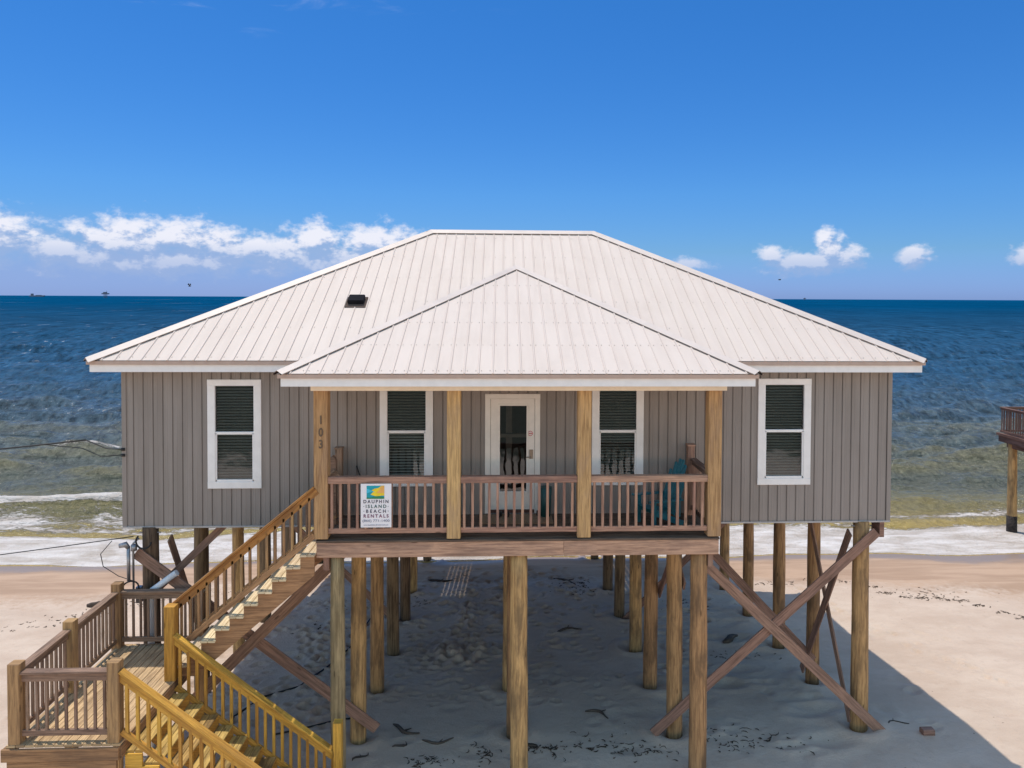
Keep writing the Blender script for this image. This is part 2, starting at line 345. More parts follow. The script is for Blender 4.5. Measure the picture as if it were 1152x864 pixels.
# ------------------------------------------------------------------ sea
def sea_mat():
    m, nt, b, o = new_mat('gulf_water'); g = G(nt)
    p = g.n('ShaderNodeNewGeometry').outputs['Position']; sx = g.n('ShaderNodeSeparateXYZ'); g.set(sx.inputs[0], p); Y = sx.outputs[1]; X = sx.outputs[0]
    fo = g.n('ShaderNodeAttribute', attribute_name='foam').outputs['Fac']; hh = g.n('ShaderNodeAttribute', attribute_name='swell').outputs['Fac']
    n1 = g.noise(p, 1, 5, .6, (.05, .12, 1)); n2 = g.noise(p, 1, 6, .65, (.5, 1.6, 1), .5); n3 = g.noise(p, 1, 5, .6, (.011, .03, 1))
    yy = g.m('ADD', Y, g.m('MULTIPLY_ADD', n1, 7, -3.5)); yy = g.m('LOGARITHM', g.m('MAXIMUM', g.m('SUBTRACT', g.m('ADD', yy, g.m('MULTIPLY_ADD', n2, 2., -1)), 12.), 1.), 10.)
    col = g.ramp(g.m('DIVIDE', yy, 3.), [(0, (.42, .30, .12)), (.25, (.34, .25, .08)), (.32, (.17, .15, .075)), (.385, (.105, .108, .080)), (.49, (.065, .088, .098)), (.61, (.026, .075, .135)), (1, (.0, .066, .165))])
    col = g.mix(g.mr(hh, .1, .9, 0, .5), col, g.mix(.5, col, c4((.20, .17, .05))), 'MIX') if False else col
    # sand stirred into wave backs close to the beach
    near = g.mr(Y, 60, 26, 0, 1); col = g.mix(g.m('MULTIPLY', g.m('MULTIPLY', near, g.mr(hh, .1, .8)), .35), col, c4((.20, .16, .05)))
    # ripples, their light and dark also painted into the colour: one band per range of distance, small near the beach and broad far out
    ld = g.m('LOGARITHM', g.m('MAXIMUM', g.m('ADD', Y, 15.), 5.), 2.); tot = None
    for d in (34, 68, 136, 272, 544, 1088, 2200, 5000):
        w_ = g.m('MAXIMUM', g.m('SUBTRACT', 1., g.m('ABSOLUTE', g.m('SUBTRACT', ld, math.log2(d)))), 0.)
        nz = g.m('SUBTRACT', g.noise(p, 1, 4, .66, (120/d, 3600/d**2, 1), 0.), .5); t_ = g.m('MULTIPLY', nz, w_); tot = t_ if tot is None else g.m('ADD', tot, t_)
    amp_ = g.mr(Y, 18, 34, .35, 1)
    mul = g.m('ADD', 1., g.m('MULTIPLY', g.m('MULTIPLY', tot, 3.8), amp_)); mul = g.m('MAXIMUM', g.m('MINIMUM', mul, 2.1), .42)
    vs = g.n('ShaderNodeVectorMath', operation='SCALE'); g.set(vs.inputs[0], col); g.set(vs.inputs['Scale'], mul); col = vs.outputs[0]
    painted_glint = g.m('MULTIPLY', g.mr(tot, .135, .185), g.m('MULTIPLY', g.mr(Y, 26, 45, 0, .8), g.mr(g.m('ADD', X, g.m('MULTIPLY', Y, .1)), 40, -30, .12, 1)))  # sun sparkles painted on the crests in the foam colour
    # foam: crisp lace from attribute + stretched noise
    fx = g.noise(p, 1, 8, .75, (1.1, 3.0, 1), 1.6); fy = g.noise(p, 1, 6, .75, (5, 12, 1), .9)
    fmix = g.m('ADD', g.m('MULTIPLY', fx, .7), g.m('MULTIPLY', fy, .3))
    th = g.m('SUBTRACT', 1.03, fo)
    foam = g.m('MULTIPLY', g.mr(g.m('SUBTRACT', fmix, g.m('MULTIPLY', th, .72)), -.03, .07), g.mr(fo, .02, .12))
    # small white caps further out
    wc = g.noise(p, 1, 8, .78, (.16, .42, 1), .5); wc2 = g.noise(p, 1, 3, .5, (.02, .05, 1)); wc3 = g.noise(p, 1, 3, .6, (.9, 2.2, 1))
    left = g.mr(g.m('ADD', X, g.m('MULTIPLY', Y, .25)), 60, -40, .0, .045)
    cap = g.mr(g.m('ADD', g.m('ADD', wc, g.m('MULTIPLY_ADD', wc2, .16, -.08)), g.m('ADD', g.m('MULTIPLY_ADD', wc3, .12, -.06), left)), .69, .73)
    cap = g.m('MULTIPLY', cap, g.mr(Y, 24, 40, 0, .8)); cap = g.m('MULTIPLY', cap, g.mr(Y, 300, 1500, 1, .35))
    foam = g.m('MAXIMUM', foam, g.m('MAXIMUM', cap, painted_glint))
    foamc = g.mix(g.mr(n2, .3, .7), c4((.66, .62, .60)), c4((.40, .345, .30)))
    g.set(b.inputs['Base Color'], g.mix(foam, col, foamc)); g.set(b.inputs['Roughness'], g.m('MAXIMUM', g.mr(foam, 0, 1, .14, .8), g.mr(Y, 60, 900, .14, .45))); b.inputs['IOR'].default_value = 1.33
    g.set(b.inputs['Specular IOR Level'], g.mr(foam, 0, 1, .45, .1))
    r1 = g.noise(p, 1, 6, .62, (1.1, 3.2, 1), .4); r2 = g.noise(p, 1, 5, .6, (.16, .42, 1)); r3 = g.noise(p, 1, 4, .6, (.02, .06, 1))
    s1 = g.mr(Y, 20, 400, 1, .55); s0 = g.mr(Y, 14, 22, .15, 1)
    h = g.m('ADD', g.m('MULTIPLY', r1, g.m('MULTIPLY', s0, .16)), g.m('MULTIPLY', r2, g.m('MULTIPLY', s0, .9)))
    h = g.m('ADD', h, g.m('MULTIPLY', r3, g.mr(Y, 80, 500, 0, 4.5))); h = g.m('ADD', h, g.m('MULTIPLY', g.noise(p, 1, 6, .65, (.07, .2, 1)), g.mr(Y, 30, 200, .5, 3.)))
    h = g.m('ADD', h, g.m('MULTIPLY', g.m('MULTIPLY', tot, g.m('ADD', Y, 15.)), g.mr(Y, 30, 400, .008, .022)))
    h = g.m('ADD', h, g.m('MULTIPLY', foam, .05))
    nrm = g.bump(h, .85, 1.0); g.set(b.inputs['Normal'], nrm)
    # far out the wave faces point at dark water and high sky: the mirror part of the surface averages away
    df = g.n('ShaderNodeBsdfDiffuse'); nt.links.new(b.inputs['Base Color'].links[0].from_socket, df.inputs[0]); g.set(df.inputs['Normal'], nrm)
    mx = g.n('ShaderNodeMixShader'); g.set(mx.inputs[0], g.mr(ld, 5.0, 8.3, .05, .96)); nt.links.new(b.outputs[0], mx.inputs[1]); nt.links.new(df.outputs[0], mx.inputs[2]); nt.links.new(mx.outputs[0], o.inputs[0])
    return m
nr, nc = 620, 820
dv = np.concatenate([1/np.linspace(1/27.2, 1/1500, nr-40), np.geomspace(1560, 32000, 40)])
tv = np.linspace(-1.25, 1.25, nc); tv = tv*(1+.0*tv)
D_, T_ = np.meshgrid(dv, tv, indexing='ij'); SX = T_*(D_+4); SY = D_-15.2
gap = np.gradient(dv)[:, None]*np.ones_like(T_); gapx = (D_*2.5/nc)
H = np.zeros_like(SX); r = np.random.default_rng(11)
for i in range(34):
    lam = .9*(14/.9)**(i/33.)*r.uniform(.85, 1.15); th = r.normal(0, .30)+(.0 if i % 3 else .25); k = 2*np.pi/lam
    ph = (SX*np.sin(th)+SY*np.cos(th))*k+r.uniform(0, 6.28)+.8*np.sin(SX*.13+SY*.05+i)
    fade = np.clip((lam/(gap*2.2)-1)/1.5, 0, 1)*np.clip((lam/(gapx*2.2)-1)/1.5, 0, 1)
    sh = 1-np.abs(np.sin(ph/2)); H += lam**.9*.021*(sh*2-.72)*fade
off = SY-shore(SX)
amp = np.clip((off-1.5)/14, 0, 1)
H = H*(.12+.88*amp)*np.clip(off/1.5, 0, 1)
SZ = .012+H
# long swells near the beach
sw = np.zeros_like(SX)
def ridge(y0, w, a, xa=None, xb=None, curve=.0, seed=0):
    yc = y0+.5*np.sin(SX*.11+seed)+.25*np.sin(SX*.31+seed*2)+curve*SX
    e = (SY-yc)/w; s = np.where(e < 0, np.exp(-(e*1.7)**2), np.exp(-(e*.75)**2))
    if xa is not None: s = s/(1+np.exp((SX-xa)*.8))
    if xb is not None: s = s/(1+np.exp(-(SX-xb)*.8))
    return s*a, yc
R1, y1 = ridge(22.0, 1.1, .55, xa=-9, seed=1.); R2, y2 = ridge(21.2, 1.3, .34, xb=2, seed=2.); R3, y3 = ridge(27.5, 1.8, .32, seed=4.); R4, y4 = ridge(34, 2.2, .30, seed=7.); R5, y5 = ridge(42, 2.6, .30, seed=9.); R6, y6 = ridge(18.6, .6, .10, seed=3.)
sw = R1+R2+R3+R4+R5+R6; SZ += sw
# foam attribute
e0 = np.clip(off/.12, 0, 1)
fo = e0*np.clip(1.15-np.clip((off-2.5)/1.6, 0, 1)*1.15, 0, 1)
fo *= .74+.30*wave_noise(SX, SY*2.4, 1.1, 5)+.12*wave_noise(SX, SY*2, 3.4, 6)
fo = np.maximum(fo, .42*np.exp(-((off-4.6)/.5)**2))
lf = 1/(1+np.exp((SX+11)*.6))
fo = np.maximum(fo, lf*.95*np.exp(-((SY-y1+.15)/.24)**2))
fo = np.maximum(fo, lf*(.42+.20*wave_noise(SX, SY, .8, 15))*np.clip(1-np.abs(SY-y1+2.2)/2.6, 0, 1)**.6)
fo = np.maximum(fo, 1/(1+np.exp((SX+16)*.8))*.85*np.exp(-((SY-y4-.3)/.5)**2)*np.clip(.6+wave_noise(SX, SY, .35, 8)*2, 0, 1))
fo = np.maximum(fo, lf*.80*np.exp(-((SY-y5-6)/.6)**2)*np.clip(-.2+wave_noise(SX, SY, .25, 9)*2.4, 0, 1))
fo = np.maximum(fo, lf*.62*np.exp(-((SY-y3)/.5)**2)*np.clip(-.3+wave_noise(SX, SY, .5, 12)*2.5, 0, 1))
SZ = np.where(off < 0, ground_z(SX, SY)-.03-.05*np.clip(-off, 0, 1), SZ+np.clip(fo, 0, 1)*.02)
sea = grid('sea_water', SX, SY, SZ, sea_mat(), [('foam', np.clip(fo, 0, 1)), ('swell', np.clip(sw*2.2+H*1.2, 0, 1))])

# ------------------------------------------------------------------ HOUSE
XC = -.014; W2 = 8.022; ZB, ZE, ZS = 5.761, 9.22, 8.98; DH = 9.95
house = empty('beach_house', (0, 5, gz(0, 5)), 'grey sided beach house on tall timber piles with a pale metal hip roof', 'house')
Hs = lambda mb, name, mat, par=house, label=None: mb.build(name, mat, par, label)
opens = [(-6.33, -5.24, 6.54, 8.79), (5.13, 6.27, 6.55, 8.81), (-2.82, -1.72, 6.56, 8.80), (1.60, 2.69, 6.56, 8.80), (-.64, .51, 5.985, 8.49)]
def siding_wall(name, length, opens, at, ztop=8.99):
    """vertical board profile; at(u, out, z) -> world point"""
    mb = MB(); prof = []; u = 0; bw = .197
    while u < length:
        prof += [(u, .0), (u+.010, -.022), (u+.024, -.022), (u+.030, 0.002), (u+.085, .0), (u+.098, .004), (u+.110, 0)]; u += bw
    prof = [q for q in prof if q[0] < length]+[(length, 0)]
    for i in range(len(prof)-1):
        (ua, oa), (ub, ob) = prof[i], prof[i+1]; um = (ua+ub)/2; segs = [(ZB, ztop)]
        for x0, x1, z0, z1 in opens:
            if x0+.05 < um < x1-.05:
                segs = [(ZB, z0+.05)] if z1+.05 > ztop else [(ZB, z0+.05), (z1-.05, ztop)]
        for z0, z1 in segs:
            if z1-z0 < .01: continue
            b = len(mb.v); mb.v += [at(ua, oa, z0), at(ub, ob, z0), at(ub, ob, z1), at(ua, oa, z1)]
            mb.face((b, b+1, b+2, b+3), ((ua, z0), (ub, z0), (ub, z1), (ua, z1)))
    return Hs(mb, name, SIDING)
x0w = -W2+XC; x1w = W2+XC
siding_wall('front_wall', 2*W2, [(a-x0w, b-x0w, c, d) for a, b, c, d in opens], lambda u, o, z: Vector((x0w+u, -o, z)))
siding_wall('side_wall', DH, [], lambda u, o, z: Vector((x0w-o, u, z)))
siding_wall('side_wall', DH, [], lambda u, o, z: Vector((x1w+o, u, z)))
siding_wall('rear_wall', 2*W2, [], lambda u, o, z: Vector((x0w+u, DH+o, z)))
for x, s in ((x0w, 1), (x1w, -1)):
    mb = MB(); mb.box((x-s*.02, -.022, ZB-.004), (x+s*.07, .0, ZS)); mb.box((x-s*.022, -.021, ZB-.004), (x, .08, ZS)); Hs(mb, 'corner_trim', SIDING)
mb = MB(); mb.box((x0w-.015, -.03, ZB-.03), (x1w+.015, -.004, ZB+.004), .002); Hs(mb, 'starter_strip', plain('pale_starter_strip', (.42, .40, .40), .5))
# interior: room shell keeps the glass dark
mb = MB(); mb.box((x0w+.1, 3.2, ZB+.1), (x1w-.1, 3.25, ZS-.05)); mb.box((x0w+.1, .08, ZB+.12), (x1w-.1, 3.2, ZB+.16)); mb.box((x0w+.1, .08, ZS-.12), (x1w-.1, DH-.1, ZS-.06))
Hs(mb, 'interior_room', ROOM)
# floor platform, girders, joists
mb = MB(); mb.box((x0w+.03, .03, ZB+.01), (x1w-.03, DH-.02, ZB+.09)); Hs(mb, 'floor_platform', W_DARK)
for y in (.06, 2.44, 4.88, 7.32, 9.76):
    mb = MB(); mb.box((x0w+.30, y-.22, ZB-.10), (x1w-.30, y-.175, ZB+.005)); mb.box((x0w+.30, y+.175, ZB-.10), (x1w-.30, y+.22, ZB+.005))
    if y < 1: mb = MB(); mb.box((x0w+.30, y+.175, ZB-.04), (x1w-.30, y+.22, ZB+.005))
    Hs(mb, 'floor_girder', W_DARK)
mb = MB()
for i in range(40):
    x = x0w+.2+i*(2*W2-.4)/39; mb.box((x-.02, .25, ZB-.005), (x+.02, DH-.1, ZB+.008)) 
# short girder ends seen under the corners
for x in (7.86, 4.02):
    b2 = MB(); b2.box((x-.05, .0, 5.40), (x+.05, .35, ZB-.035)); Hs(b2, 'girder_end', W_BRACE)

# piles
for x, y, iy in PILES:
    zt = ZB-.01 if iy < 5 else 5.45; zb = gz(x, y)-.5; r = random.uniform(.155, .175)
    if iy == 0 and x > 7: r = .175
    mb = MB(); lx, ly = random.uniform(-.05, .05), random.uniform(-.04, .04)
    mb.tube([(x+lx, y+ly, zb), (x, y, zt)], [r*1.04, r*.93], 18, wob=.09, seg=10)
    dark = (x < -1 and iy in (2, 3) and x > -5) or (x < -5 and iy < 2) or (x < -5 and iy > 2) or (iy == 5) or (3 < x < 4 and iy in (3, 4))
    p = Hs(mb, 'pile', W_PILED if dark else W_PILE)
    # bolts at the girder
    if iy < 5:
        b2 = MB(); b2.tube([(x-r-.05, y-.02, zt-.12), (x+r+.05, y-.02, zt-.12)], .014, 6); b2.build('bolt', STEEL, p)
for x, w in ((-3.385, .135), (.045, .165), (3.51, .165)):
    mb = MB(); mb.tube([(x+.02, -1.42, gz(x, -1.42)-.5), (x, -1.42, 5.68)], [w*1.04, w*.97], 18, wob=.10, seg=10); Hs(mb, 'pile', W_PILE if x > 0 else wood('grey_green_pile_timber', (.34, .27, .15), (.19, .145, .075), (.13, .11, .07), grain=.8))
# cross braces (front row, then side and rear)
def brace(a, b, w=.23, t=.042, up=None, mat=W_BRACE):
    d = (Vector(b)-Vector(a)).normalized(); side = Vector((0, 1, 0)) if up is None else Vector(up)
    mb = MB(); mb.beam(a, b, w, t, side); Hs(mb, 'brace', mat)
brace((7.66, -.165, 5.57), (2.92, -.165, 1.33), .21); brace((3.75, -.215, 5.15), (7.95, -.215, 1.16), .21)
brace((-7.72, -.165, 5.28), (-2.86, -.165, 1.55)); brace((-3.35, -.215, 5.45), (-6.75, -.215, 2.05))
brace((7.25, .2, 5.45), (7.25, 2.6, 1.2), .2, .04, (1, 0, 0)); brace((7.30, 2.6, 5.55), (7.30, .15, 1.3), .16, .04, (1, 0, 0))
brace((-7.2, .2, 5.45), (-7.2, 2.6, 1.2), .2, .04, (1, 0, 0)); brace((-7.5, .28, 4.35), (-6.0, .28, 5.8), .15, .04)
brace((3.3, 7.12, .25), (7.5, 7.12, 4.4), .2, .04); brace((-3.2, 7.12, .25), (-7.5, 7.12, 4.4), .2, .04)
brace((3.55, .2, 5.5), (3.6, 2.5, 3.2), .2, .04, (1, 0, 0)); brace((3.62, 2.3, 5.55), (3.62, .1, 4.35), .22, .045, (1, 0, 0))
brace((3.9, 2.28, 5.3), (7.4, 2.28, 1.6), .2, .04)

# roof -------------------------------------------------------------
EX = 8.5; Y0, Y1 = -.475, 10.24; YR = (Y0+Y1)/2; ZR = 12.29; SL = (ZR-ZE)/(YR-Y0); RL = 2.24; SS = (ZR-ZE)/(EX-RL); HK = (YR-Y0)/(EX-RL)
def panel(mb, P): mb.poly(P)
def rib(mb, a, b, nrm, across, w=.040, h=.020):
    a, b, nrm, ac = Vector(a), Vector(b), Vector(nrm).normalized(), Vector(across); i = len(mb.v)
    for p in (a, b):
        mb.v += [p-ac*w/2, p-ac*w*.22+nrm*h, p+ac*w*.22+nrm*h, p+ac*w/2]
    L = (b-a).length
    for k in range(3): mb.face((i+k, i+k+1, i+5+k, i+4+k), ((0, k*.03), (0, k*.03+.03), (L, k*.03+.03), (L, k*.03)))
    mb.face((i, i+1, i+2, i+3), ((0, 0), (0, .1), (.1, .1), (.1, 0)))
mb = MB(); A = (-EX+XC, Y0, ZE); B = (EX+XC, Y0, ZE); C_ = (RL+XC, YR, ZR); D = (-RL+XC, YR, ZR); E_ = (EX+XC, Y1, ZE); F = (-EX+XC, Y1, ZE)
for P in ((A, B, C_, D), (B, E_, C_), (E_, F, D, C_), (F, A, D)): panel(mb, P)
nf = Vector((0, -SL, 1)); ns_ = Vector((SL, 0, 1)); RS = .256
k = -33
screws = MB()
def screw(p, nrm):
    p = Vector(p)+Vector(nrm).normalized()*.003; screws.tube([p, p+Vector(nrm).normalized()*.012],   .008, 6)
for k in range(-33, 34):
    x = k*RS
    if abs(x) > EX-.06: continue
    yt = min(YR, Y0+(EX-abs(x))*HK); rib(mb, (x+XC, Y0-.012, ZE-.006), (x+XC, yt-.12, ZE+(yt-.12-Y0)*SL), nf, (1, 0, 0)); rib(mb, (x+XC, Y1+.012, ZE-.006), (x+XC, Y1-(yt-.12-Y0), ZE+(yt-.12-Y0)*SL), (0, SL, 1), (1, 0, 0))
    for j in range(7):
        y = Y0+.10+j*.98
        if y < yt-.2: screw((x+.05+XC, y, ZE+(y-Y0)*SL), nf)
for k in range(20):
    y = Y0+.2+k*RS
    for s in (-1, 1):
        for yy in (y, Y1-(y-Y0)):
            q_ = (y-Y0)/HK-.14; rib(mb, (s*EX+XC, yy, ZE-.006), (s*(EX-q_)+XC, yy, ZE+q_*SS), (s*SS, 0, 1), (0, 1, 0))
roof = Hs(mb, 'roof', ROOF)
# fasteners, seams, caps
def cap(a, b, n1, n2, w=.17, lift=.038, name='hip_cap'):
    """folded cap strip raised on the ribs, with a dark closure behind its edge"""
    a, b = Vector(a), Vector(b); d = (b-a).normalized(); out = MB(); gapm = MB()
    top = Vector((0, 0, 1))
    ca, cb = a+top*(lift+.02), b+top*(lift+.02)
    for nn in (n1, n2):
        nn = Vector(nn).normalized(); dn = d.cross(nn).normalized()
        if dn.z > 0: dn = -dn
        ea, eb = a+dn*w+nn*lift, b+dn*w+nn*lift
        i = len(out.v); th = nn*(-.004)
        out.v += [ca, cb, eb, ea, ea-nn*.012, eb-nn*.012]
        out.face((i, i+1, i+2, i+3), ((0, 0), (1, 0), (1, w), (0, w))); out.face((i+3, i+2, i+5, i+4), ((0, 0), (1, 0), (1, .02), (0, .02)))
        i = len(gapm.v); g0, g1 = a+dn*(w-.045)+nn*.002, b+dn*(w-.045)+nn*.002
        gapm.v += [g0, g1, g1+nn*(lift-.004), g0+nn*(lift-.004)]; gapm.face((i, i+1, i+2, i+3), ((0, 0), (1, 0), (1, .02), (0, .02)))
    o = out.build(name, CAPM, roof); gapm.build('gap_shade_strip', DARKGAP, roof); return o
nF, nB, nL, nR = (0, -SL, 1), (0, SL, 1), (-SS, 0, 1), (SS, 0, 1)
cap(A, D, nF, nL); cap(B, C_, nF, nR); cap(F, D, nB, nL); cap(E_, C_, nB, nR); cap(D, C_, nF, nB, .16, name='ridge_cap')
# eave edges
def eave(x0, x1, y0, y1, zt, name):
    """tan drip edge, white fascia boards and soffit around a rectangle"""
    m1, m2, m3 = MB(), MB(), MB(); i = .045
    m1.box((x0, y0, zt-.085), (x1, y0+.03, zt-.012), .002); m1.box((x0, y0+.03, zt-.085), (x0+.03, y1, zt-.012), .002); m1.box((x1-.03, y0+.03, zt-.085), (x1, y1, zt-.012), .002)
    m2.box((x0+i, y0+i, zt-.235), (x1-i, y0+i+.025, zt-.084), .002); m2.box((x0+i, y0+i+.025, zt-.235), (x0+i+.025, y1, zt-.084), .002); m2.box((x1-i-.025, y0+i+.025, zt-.235), (x1-i, y1, zt-.084), .002)
    return m1, m2
m1, m2 = eave(-EX+XC+.01, EX+XC-.01, Y0+.004, Y1, ZE, 'm'); m1.box((-EX+XC, Y1-.03, ZE-.085), (EX+XC, Y1, ZE-.012)); m2.box((-EX+.1, Y1-.08, ZE-.235), (EX-.1, Y1-.05, ZE-.084))
m1.build('drip_edge', DRIP, roof); m2.build('fascia', WHITE, roof)
mb = MB(); mb.box((-EX+.07+XC, Y0+.07, ZS+.004), (EX-.07+XC, Y1-.08, ZS+.02), .001); mb.build('soffit', WHITE, roof)
# porch roof
PX = .057; PE = 4.333; PY = -2.151; PZ = 9.133; AY, AZ = 3.06, 11.262; PF = (AZ-PZ)/(AY-PY); PS = (AZ-PZ)/PE
mb = MB(); a = (PX-PE, PY, PZ); b = (PX+PE, PY, PZ); t = (PX, AY, AZ); ya = Y0+(PZ-ZE)/SL+.55
mb.poly((a, b, t)); mb.poly((b, (PX+PE, -.3, PZ), t)); mb.poly((a, t, (PX-PE, -.3, PZ)))
for k in range(-16, 17):
    x = k*RS
    yt = AY-(abs(x)/PE)*(AY-PY); yy = yt-.22
    if yy > PY+.05:
        rib(mb, (x+PX, PY-.012, PZ-.006), (x+PX, yy, PZ+(yy-PY)*PF), (0, -PF, 1), (1, 0, 0))
        for j in range(6):
            y = PY+.10+j*.98
            if y < yy-.15: screw((x+PX+.05, y, PZ+(y-PY)*PF), (0, -PF, 1)); screw((x+PX-.05, y, PZ+(y-PY)*PF), (0, -PF, 1))
proof = Hs(mb, 'porch_roof', ROOF)
_r = roof; roof = proof
cap(a, t, (0, -PF, 1), (-PS, 0, 1), .15); cap(b, t, (0, -PF, 1), (PS, 0, 1), .15)
roof = _r
screws.build('roof_screws', plain('screw_heads', (.46, .41, .38), .5), roof)
m1, m2 = eave(PX-PE+.01, PX+PE-.01, PY+.004, -.1, PZ, 'p'); m1.build('drip_edge', DRIP, proof); m2.build('fascia', WHITE, proof)
mb = MB(); mb.box((PX-PE+.07, PY+.07, PZ-.215), (PX+PE-.07, -.02, PZ-.20), .001); mb.build('porch_ceiling', WHITE, proof)
mb = MB(); mb.box((-3.79, -1.74, 8.775), (3.925, -1.50, 8.94), .004); mb.build('porch_beam', CREAM, proof)
mb = MB(); mb.box((-3.79, -1.48, 8.775), (-3.60, -.03, 8.91), .004); mb.box((3.735, -1.48, 8.775), (3.925, -.03, 8.91), .004); mb.build('porch_side_beam', CREAM, proof)
# roof vent
def zr(y): return ZE+(y-Y0)*SL
mb = MB(); vx, vy = -3.60, 1.55; n = Vector(nf).normalized(); al = Vector((0, 1, SL)).normalized(); c0 = Vector((vx, vy, zr(vy)))
mb.beam(c0+n*.075-al*.13, c0+n*.075+al*.13, .36, .10, n, .02); v1 = Hs(mb, 'roof_vent', plain('matte_black_vent', (.012, .012, .016), .9, bump=0, spec=.1))
mb = MB(); mb.beam(c0+n*.012-al*.25, c0+n*.012+al*.2, .46, .02, n, .004); mb.build('vent_flashing', plain('stained_flashing', (.10, .075, .065), .95, bump=0, spec=.05), v1)
# windows
def window(x0, x1, z0, z1, full=True):
    mb = MB(); w = .155; y = -.035
    for (a, b_, c, d) in ((x0, x1, z0, z0+.14), (x0, x1, z1-.13, z1), (x0, x0+w, z0+.14, z1-.13), (x1-w, x1, z0+.14, z1-.13)): mb.box((a, y, c), (b_, .02, d), .006)
    fr = Hs(mb, 'window', WHITE)
    gx0, gx1, g0, g1 = x0+w, x1-w, z0+.14, z1-.13; zm = z0+(z1-z0)*.508
    s1 = MB()
    for (a, b_, c, d) in ((gx0-.01, gx1+.01, zm-.028, zm+.028), (gx0, gx0+.03, g0, zm), (gx1-.03, gx1, g0, zm), (gx0, gx1, g0, g0+.045)): s1.box((a, y+.012, c), (b_, .03, d), .004)
    s1.build('sash', WHITE, fr)
    p = MB(); p.poly(((gx0, .028, zm), (gx1, .028, zm), (gx1, .028, g1), (gx0, .028, g1))); p.build('upper_pane', GLASS, fr)
    p = MB(); p.poly(((gx0, .014, g0), (gx1, .014, g0), (gx1, .014, zm), (gx0, .014, zm))); p.build('lower_pane', GLASS, fr)
    bl = MB(); z = g1-.02
    while z > g0:
        bl.poly(((gx0, .070, z-.010), (gx1, .070, z-.010), (gx1, .11, z+.010), (gx0, .11, z+.010)), .002, (0, 0, 1)); z -= .060
    bl.build('blind', BLIND, fr); return fr
for o in opens[:4]: window(*o)
# dark sheets added behind the blinds, painting the shade of the rooms
mb = MB(); mb.box((x0w+.1, .45, ZB+.2), (-.9, .47, ZS-.1)); mb.box((.9, .45, ZB+.2), (x1w-.1, .47, ZS-.1)); Hs(mb, 'dark_backing', plain('painted_room_shade', (.05, .055, .05), .95))
# door
mb = MB(); x0, x1, z0, z1 = opens[4]
for q in ((x0, x0+.11, z0, z1-.10), (x1-.11, x1, z0, z1-.10), (x0, x1, z1-.10, z1)): mb.box((q[0], -.035, q[2]), (q[1], .03, q[3]), .006)
door_f = Hs(mb, 'door_frame', DOORW)
mb = MB(); dx0, dx1, dz0, dz1 = -.525, .395, 6.06, 8.385; gx0, gx1, g0, g1 = -.33, .225, 6.44, 8.24
for q in ((dx0, gx0, dz0, dz1), (gx1, dx1, dz0, dz1), (gx0, gx1, dz0, g0), (gx0, gx1, g1, dz1)): mb.box((q[0], -.008, q[2]), (q[1], .035, q[3]), .002)
door = Hs(mb, 'door', DOORW)
mb = MB()
for q in ((gx0-.04, gx1+.04, g0-.04, g0), (gx0-.04, gx1+.04, g1, g1+.04), (gx0-.04, gx0, g0, g1), (gx1, gx1+.04, g0, g1)): mb.box((q[0], -.026, q[2]), (q[1], -.007, q[3]), .006)
mb.build('glazing_frame', DOORW, door)
mb = MB(); mb.poly(((gx0, .01, g0), (gx1, .01, g0), (gx1, .01, g1), (gx0, .01, g1))); mb.build('door_pane', GLASS, door)
mb = MB(); mb.box((dx0, -.012, 5.99), (dx1, .04, 6.055), .004); mb.build('threshold', plain('dark_bronze_threshold', (.08, .04, .035), .5), door)
mb = MB(); mb.box((.285, -.035, 7.13), (.36, -.006, 7.32), .006); mb.tube([(.32, -.05, 7.17), (.22, -.055, 7.165)], .012, 8); mb.build('door_handle', plain('brushed_nickel', (.30, .26, .22), .35, .8), door)
mb = MB(); mb.tube([(.305, -.0085, 7.66), (.305, -.0115, 7.66)], .055, 20, smooth=False); stk = mb.build('sticker', plain('white_sticker', (.75, .68, .68), .5), door)
mb = MB()
for k in range(24):
    t0_, t1_ = 2*math.pi*k/24, 2*math.pi*(k+1)/24; c = lambda t, r: (.305+math.cos(t)*r, -.0135, 7.66+math.sin(t)*r)
    mb.poly((c(t0_, .042), c(t1_, .042), c(t1_, .053), c(t0_, .053)))
mb.poly(((.268, -.0135, 7.652), (.342, -.0135, 7.652), (.342, -.0135, 7.668), (.268, -.0135, 7.668))); mb.build('sticker_mark', plain('red_print', (.55, .04, .05), .5), door)
# furniture silhouettes inside, seen through the door glass
mb = MB(); mb.box((-.20, 1.2, 6.0), (-.06, 1.3, 8.3)); mb.box((-.33, 1.0, 7.38), (.3, 1.1, 7.46)); Hs(mb, 'interior_screen', plain('pale_interior_timber', (.30, .24, .20), .8))

# porch deck ----------------------------------------------------
DX0, DX1, DY, DZ = -3.72, 3.834, -1.62, 5.97
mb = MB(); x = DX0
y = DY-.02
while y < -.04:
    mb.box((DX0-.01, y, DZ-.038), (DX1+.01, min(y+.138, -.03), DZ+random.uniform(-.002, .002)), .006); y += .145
deck = Hs(mb, 'porch_deck', wood('shaded_deck_board', (.16, .115, .085), (.08, .055, .04), (.05, .035, .03)))  # porch shade put into the board colour
mb = MB(); mb.box((DX0, DY, DZ-.325), (-.02+.9, DY+.042, DZ-.042), .006); mb.box((.885, DY-.002, DZ-.327), (DX1, DY+.042, DZ-.042), .006); mb.build('rim_board', W_PINK, deck)
for x in (DX0+.02, DX1-.02):
    mb = MB(); mb.box((x-.02, DY+.045, DZ-.325), (x+.02, -.03, DZ-.042)); mb.build('side_rim_board', W_PINK, deck)
mb = MB()
for i in range(19): x = DX0+.2+i*.4; mb.box((x-.02, DY+.045, DZ-.28), (x+.02, -.03, DZ-.042))
mb.build('deck_joists', W_DARK, deck)
